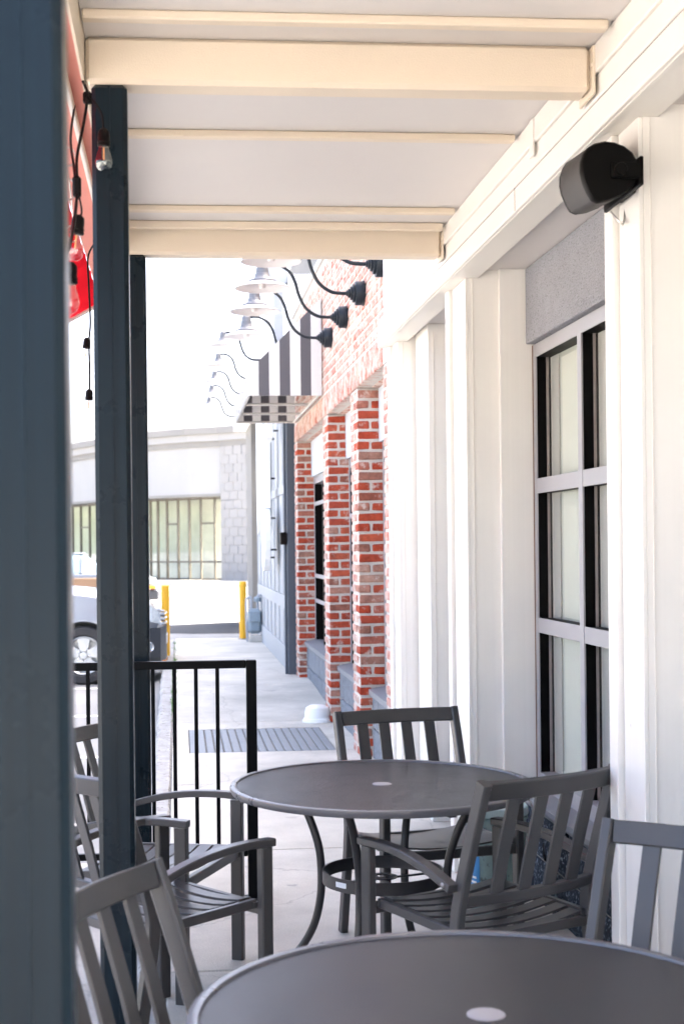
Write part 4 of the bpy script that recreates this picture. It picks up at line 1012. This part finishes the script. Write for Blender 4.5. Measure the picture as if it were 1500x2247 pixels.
for z in (.70, .76, .82): MB().bar([(-.10, -.58, z), (-.02, -.3, z), (.0, 0, z), (-.02, .3, z), (-.10, .58, z)], .03, .03, (0, 0, 1)).build('grille_bar', 'chrome', suv)
MB().cbox(-.01, .02, -.26, .26, .44, .55, .004).build('number_plate', 'paper', suv)
MB().bar([(-.2, -.80, .235), (-.04, -.5, .235), (0, 0, .235), (-.04, .5, .235), (-.2, .80, .235)], .03, .05, (0, 0, 1)).build('lip', 'amber', suv)
car2 = make_car('parked_car', 'dark slate and tan car parked farther off behind the silver car', (-.55, 37.5, -.1), 4.7, 1.5,
    ([(0.05, .32, .55, .74, .66), (.2, .26, .60, .86, .80), (.7, .24, .64, .94, .87), (1.3, .24, .66, 1.0, .88), (2.4, .24, .68, .99, .89), (3.6, .24, .68, 1.0, .88), (4.5, .28, .66, .98, .80)],
     [(1.2, .98, 1.0, .80, .76), (1.95, .98, 1.46, .82, .62), (2.8, .98, 1.52, .82, .64), (3.5, .98, 1.46, .82, .62), (4.2, .97, 1.02, .78, .70)]),
    'slatecar', 'tan', (.95, 3.65), .33, .875)
MB().cbox(-3.25, -1.35, -.905, -.86, .62, .86, .015).build('side_panel', 'tan', car2)
MB().cbox(-.32, -.02, -.86, -.55, .68, .84, .03).build('headlight', 'headlamp', car2); MB().cbox(-.30, -.03, -.87, -.62, .56, .64, .02).build('indicator', 'amber', car2)
MB().cbox(-.4, .06, -.80, .80, .26, .55, .05).build('front_bumper', 'carblk', car2)

# ------------------------------------------------------------------ far building
fb = thing('far_building', 'pale stucco shopping building with curved cornice across the car park', 'building', (0, 66, 0))
IF = Matrix.Translation((0, -66, 0))
def fp(mb, name, m):
    o = mb.build(name, m, fb); o.matrix_parent_inverse = IF; return o
base = [(9.5, 58.0), (3.6, 60.6), (1.98, 62.2), (.6, 63.0), (-1.3, 64.9), (-3.4, 68.6), (-5.9, 73.6), (-12, 86)]
def off(pl, d):                                # offset the plan line towards the viewer (d>0)
    out = []
    for i, p in enumerate(pl):
        a, c = Vector(pl[max(0, i - 1)]), Vector(pl[min(len(pl) - 1, i + 1)]); t = (c - a).normalized(); n_ = Vector((t.y, -t.x))
        if n_.y > 0: n_ = -n_
        out.append((p[0] + n_.x * d, p[1] + n_.y * d))
    return out
def strip(pl, d0, d1, z0, z1, name, m):
    A, B_ = off(pl, d0), off(pl, d1); mb = MB(); n = len(pl)
    vs = [(x, y, z0) for x, y in A] + [(x, y, z1) for x, y in A] + [(x, y, z0) for x, y in B_] + [(x, y, z1) for x, y in B_]
    fs = []
    for i in range(n - 1):
        fs += [(i, i + 1, n + i + 1, n + i), (2 * n + i, 3 * n + i, 3 * n + i + 1, 2 * n + i + 1), (n + i, n + i + 1, 3 * n + i + 1, 3 * n + i), (i, 2 * n + i, 2 * n + i + 1, i + 1)]
    fs += [(0, n, 3 * n, 2 * n), (n - 1, 3 * n - 1, 4 * n - 1, 2 * n - 1)]
    return fp(mb.add(vs, fs), name, m)
shop = base[2:]; pier_ = base[:3]
strip(shop, 0, -1.0, 3.9, 6.0, 'canopy_band', 'farw'); strip(shop, .03, -1.0, 3.78, 3.899, 'band_trim', 'far')
strip(base, .10, -1.4, 6.001, 6.25, 'cornice', 'far'); strip(base, .22, -1.4, 6.251, 6.55, 'cornice', 'farw'); strip(base, .38, -1.4, 6.551, 6.85, 'cornice', 'far')
strip(pier_, .05, -1.0, 0, 6.0, 'wall', 'farblock')
# block courses of the right hand pier
P0, P1 = off(pier_, .051)[1], off(pier_, .051)[2]; Q0, Q1 = off(pier_, .085)[1], off(pier_, .085)[2]
for r_ in range(15):
    for k in range(5):
        t0, t1 = max(0, (k - (.5 if r_ % 2 else 0)) / 4.5), min(1, (k + 1 - (.5 if r_ % 2 else 0)) / 4.5)
        if t1 - t0 < .05: continue
        t0 += .005; t1 -= .005; z0, z1 = r_ * .4 + .01, r_ * .4 + .385
        L_ = lambda A, B, t: (A[0] + (B[0] - A[0]) * t, A[1] + (B[1] - A[1]) * t)
        a, c, d, e = L_(P0, P1, t0), L_(P0, P1, t1), L_(Q0, Q1, t1), L_(Q0, Q1, t0)
        fp(MB().prism([a, c, d, e], 'z', z0, z1), 'block', 'farblock')
# storefront: mullions, panes, rails
sf = off(shop, -.7)
seglen = [(Vector(sf[i + 1]) - Vector(sf[i])).length for i in range(len(sf) - 1)]; tot = sum(seglen)
def along(s):
    for i, l in enumerate(seglen):
        if s <= l or i == len(seglen) - 1:
            a, c = Vector(sf[i]), Vector(sf[i + 1]); return a + (c - a) * (s / l), (c - a).normalized()
        s -= l
s = 0.02; k = 0
while s < min(tot, 22):
    p, t_ = along(s); wdt = .72 if s < 5 else 1.15
    T = Matrix.Translation((p.x, p.y, 0)) @ Matrix.Rotation(math.atan2(t_.y, t_.x), 4, 'Z')
    fp(MB().box(-.035, .035, -.06, .06, .02, 3.78, T=T), 'mullion', 'bronze')
    e, _ = along(s + wdt); d_ = (e - p).length; T2 = Matrix.Translation((p.x, p.y, 0)) @ Matrix.Rotation(math.atan2((e - p).y, (e - p).x), 4, 'Z')
    for z in (.06, .85, 3.72) + ((2.6,) if k % 3 == 1 else ()): fp(MB().box(.036, d_ - .036, -.04, .04, z - .04, z + .04, T=T2), 'transom', 'bronze')
    fp(MB().box(.036, d_ - .036, -.006, .006, .101, .809, T=T2), 'pane', 'farglass'); fp(MB().box(.036, d_ - .036, -.006, .006, .891, 3.679, T=T2), 'pane', 'farglass')
    s += wdt; k += 1
strip(shop, -3.0, -3.2, 0, 3.9, 'shop_back_wall', 'farroom'); strip(shop, -.6, -3.1, 0, .019, 'shop_floor', 'farroom'); strip(shop, -1.01, -3.1, 3.85, 3.95, 'shop_ceiling', 'farw')
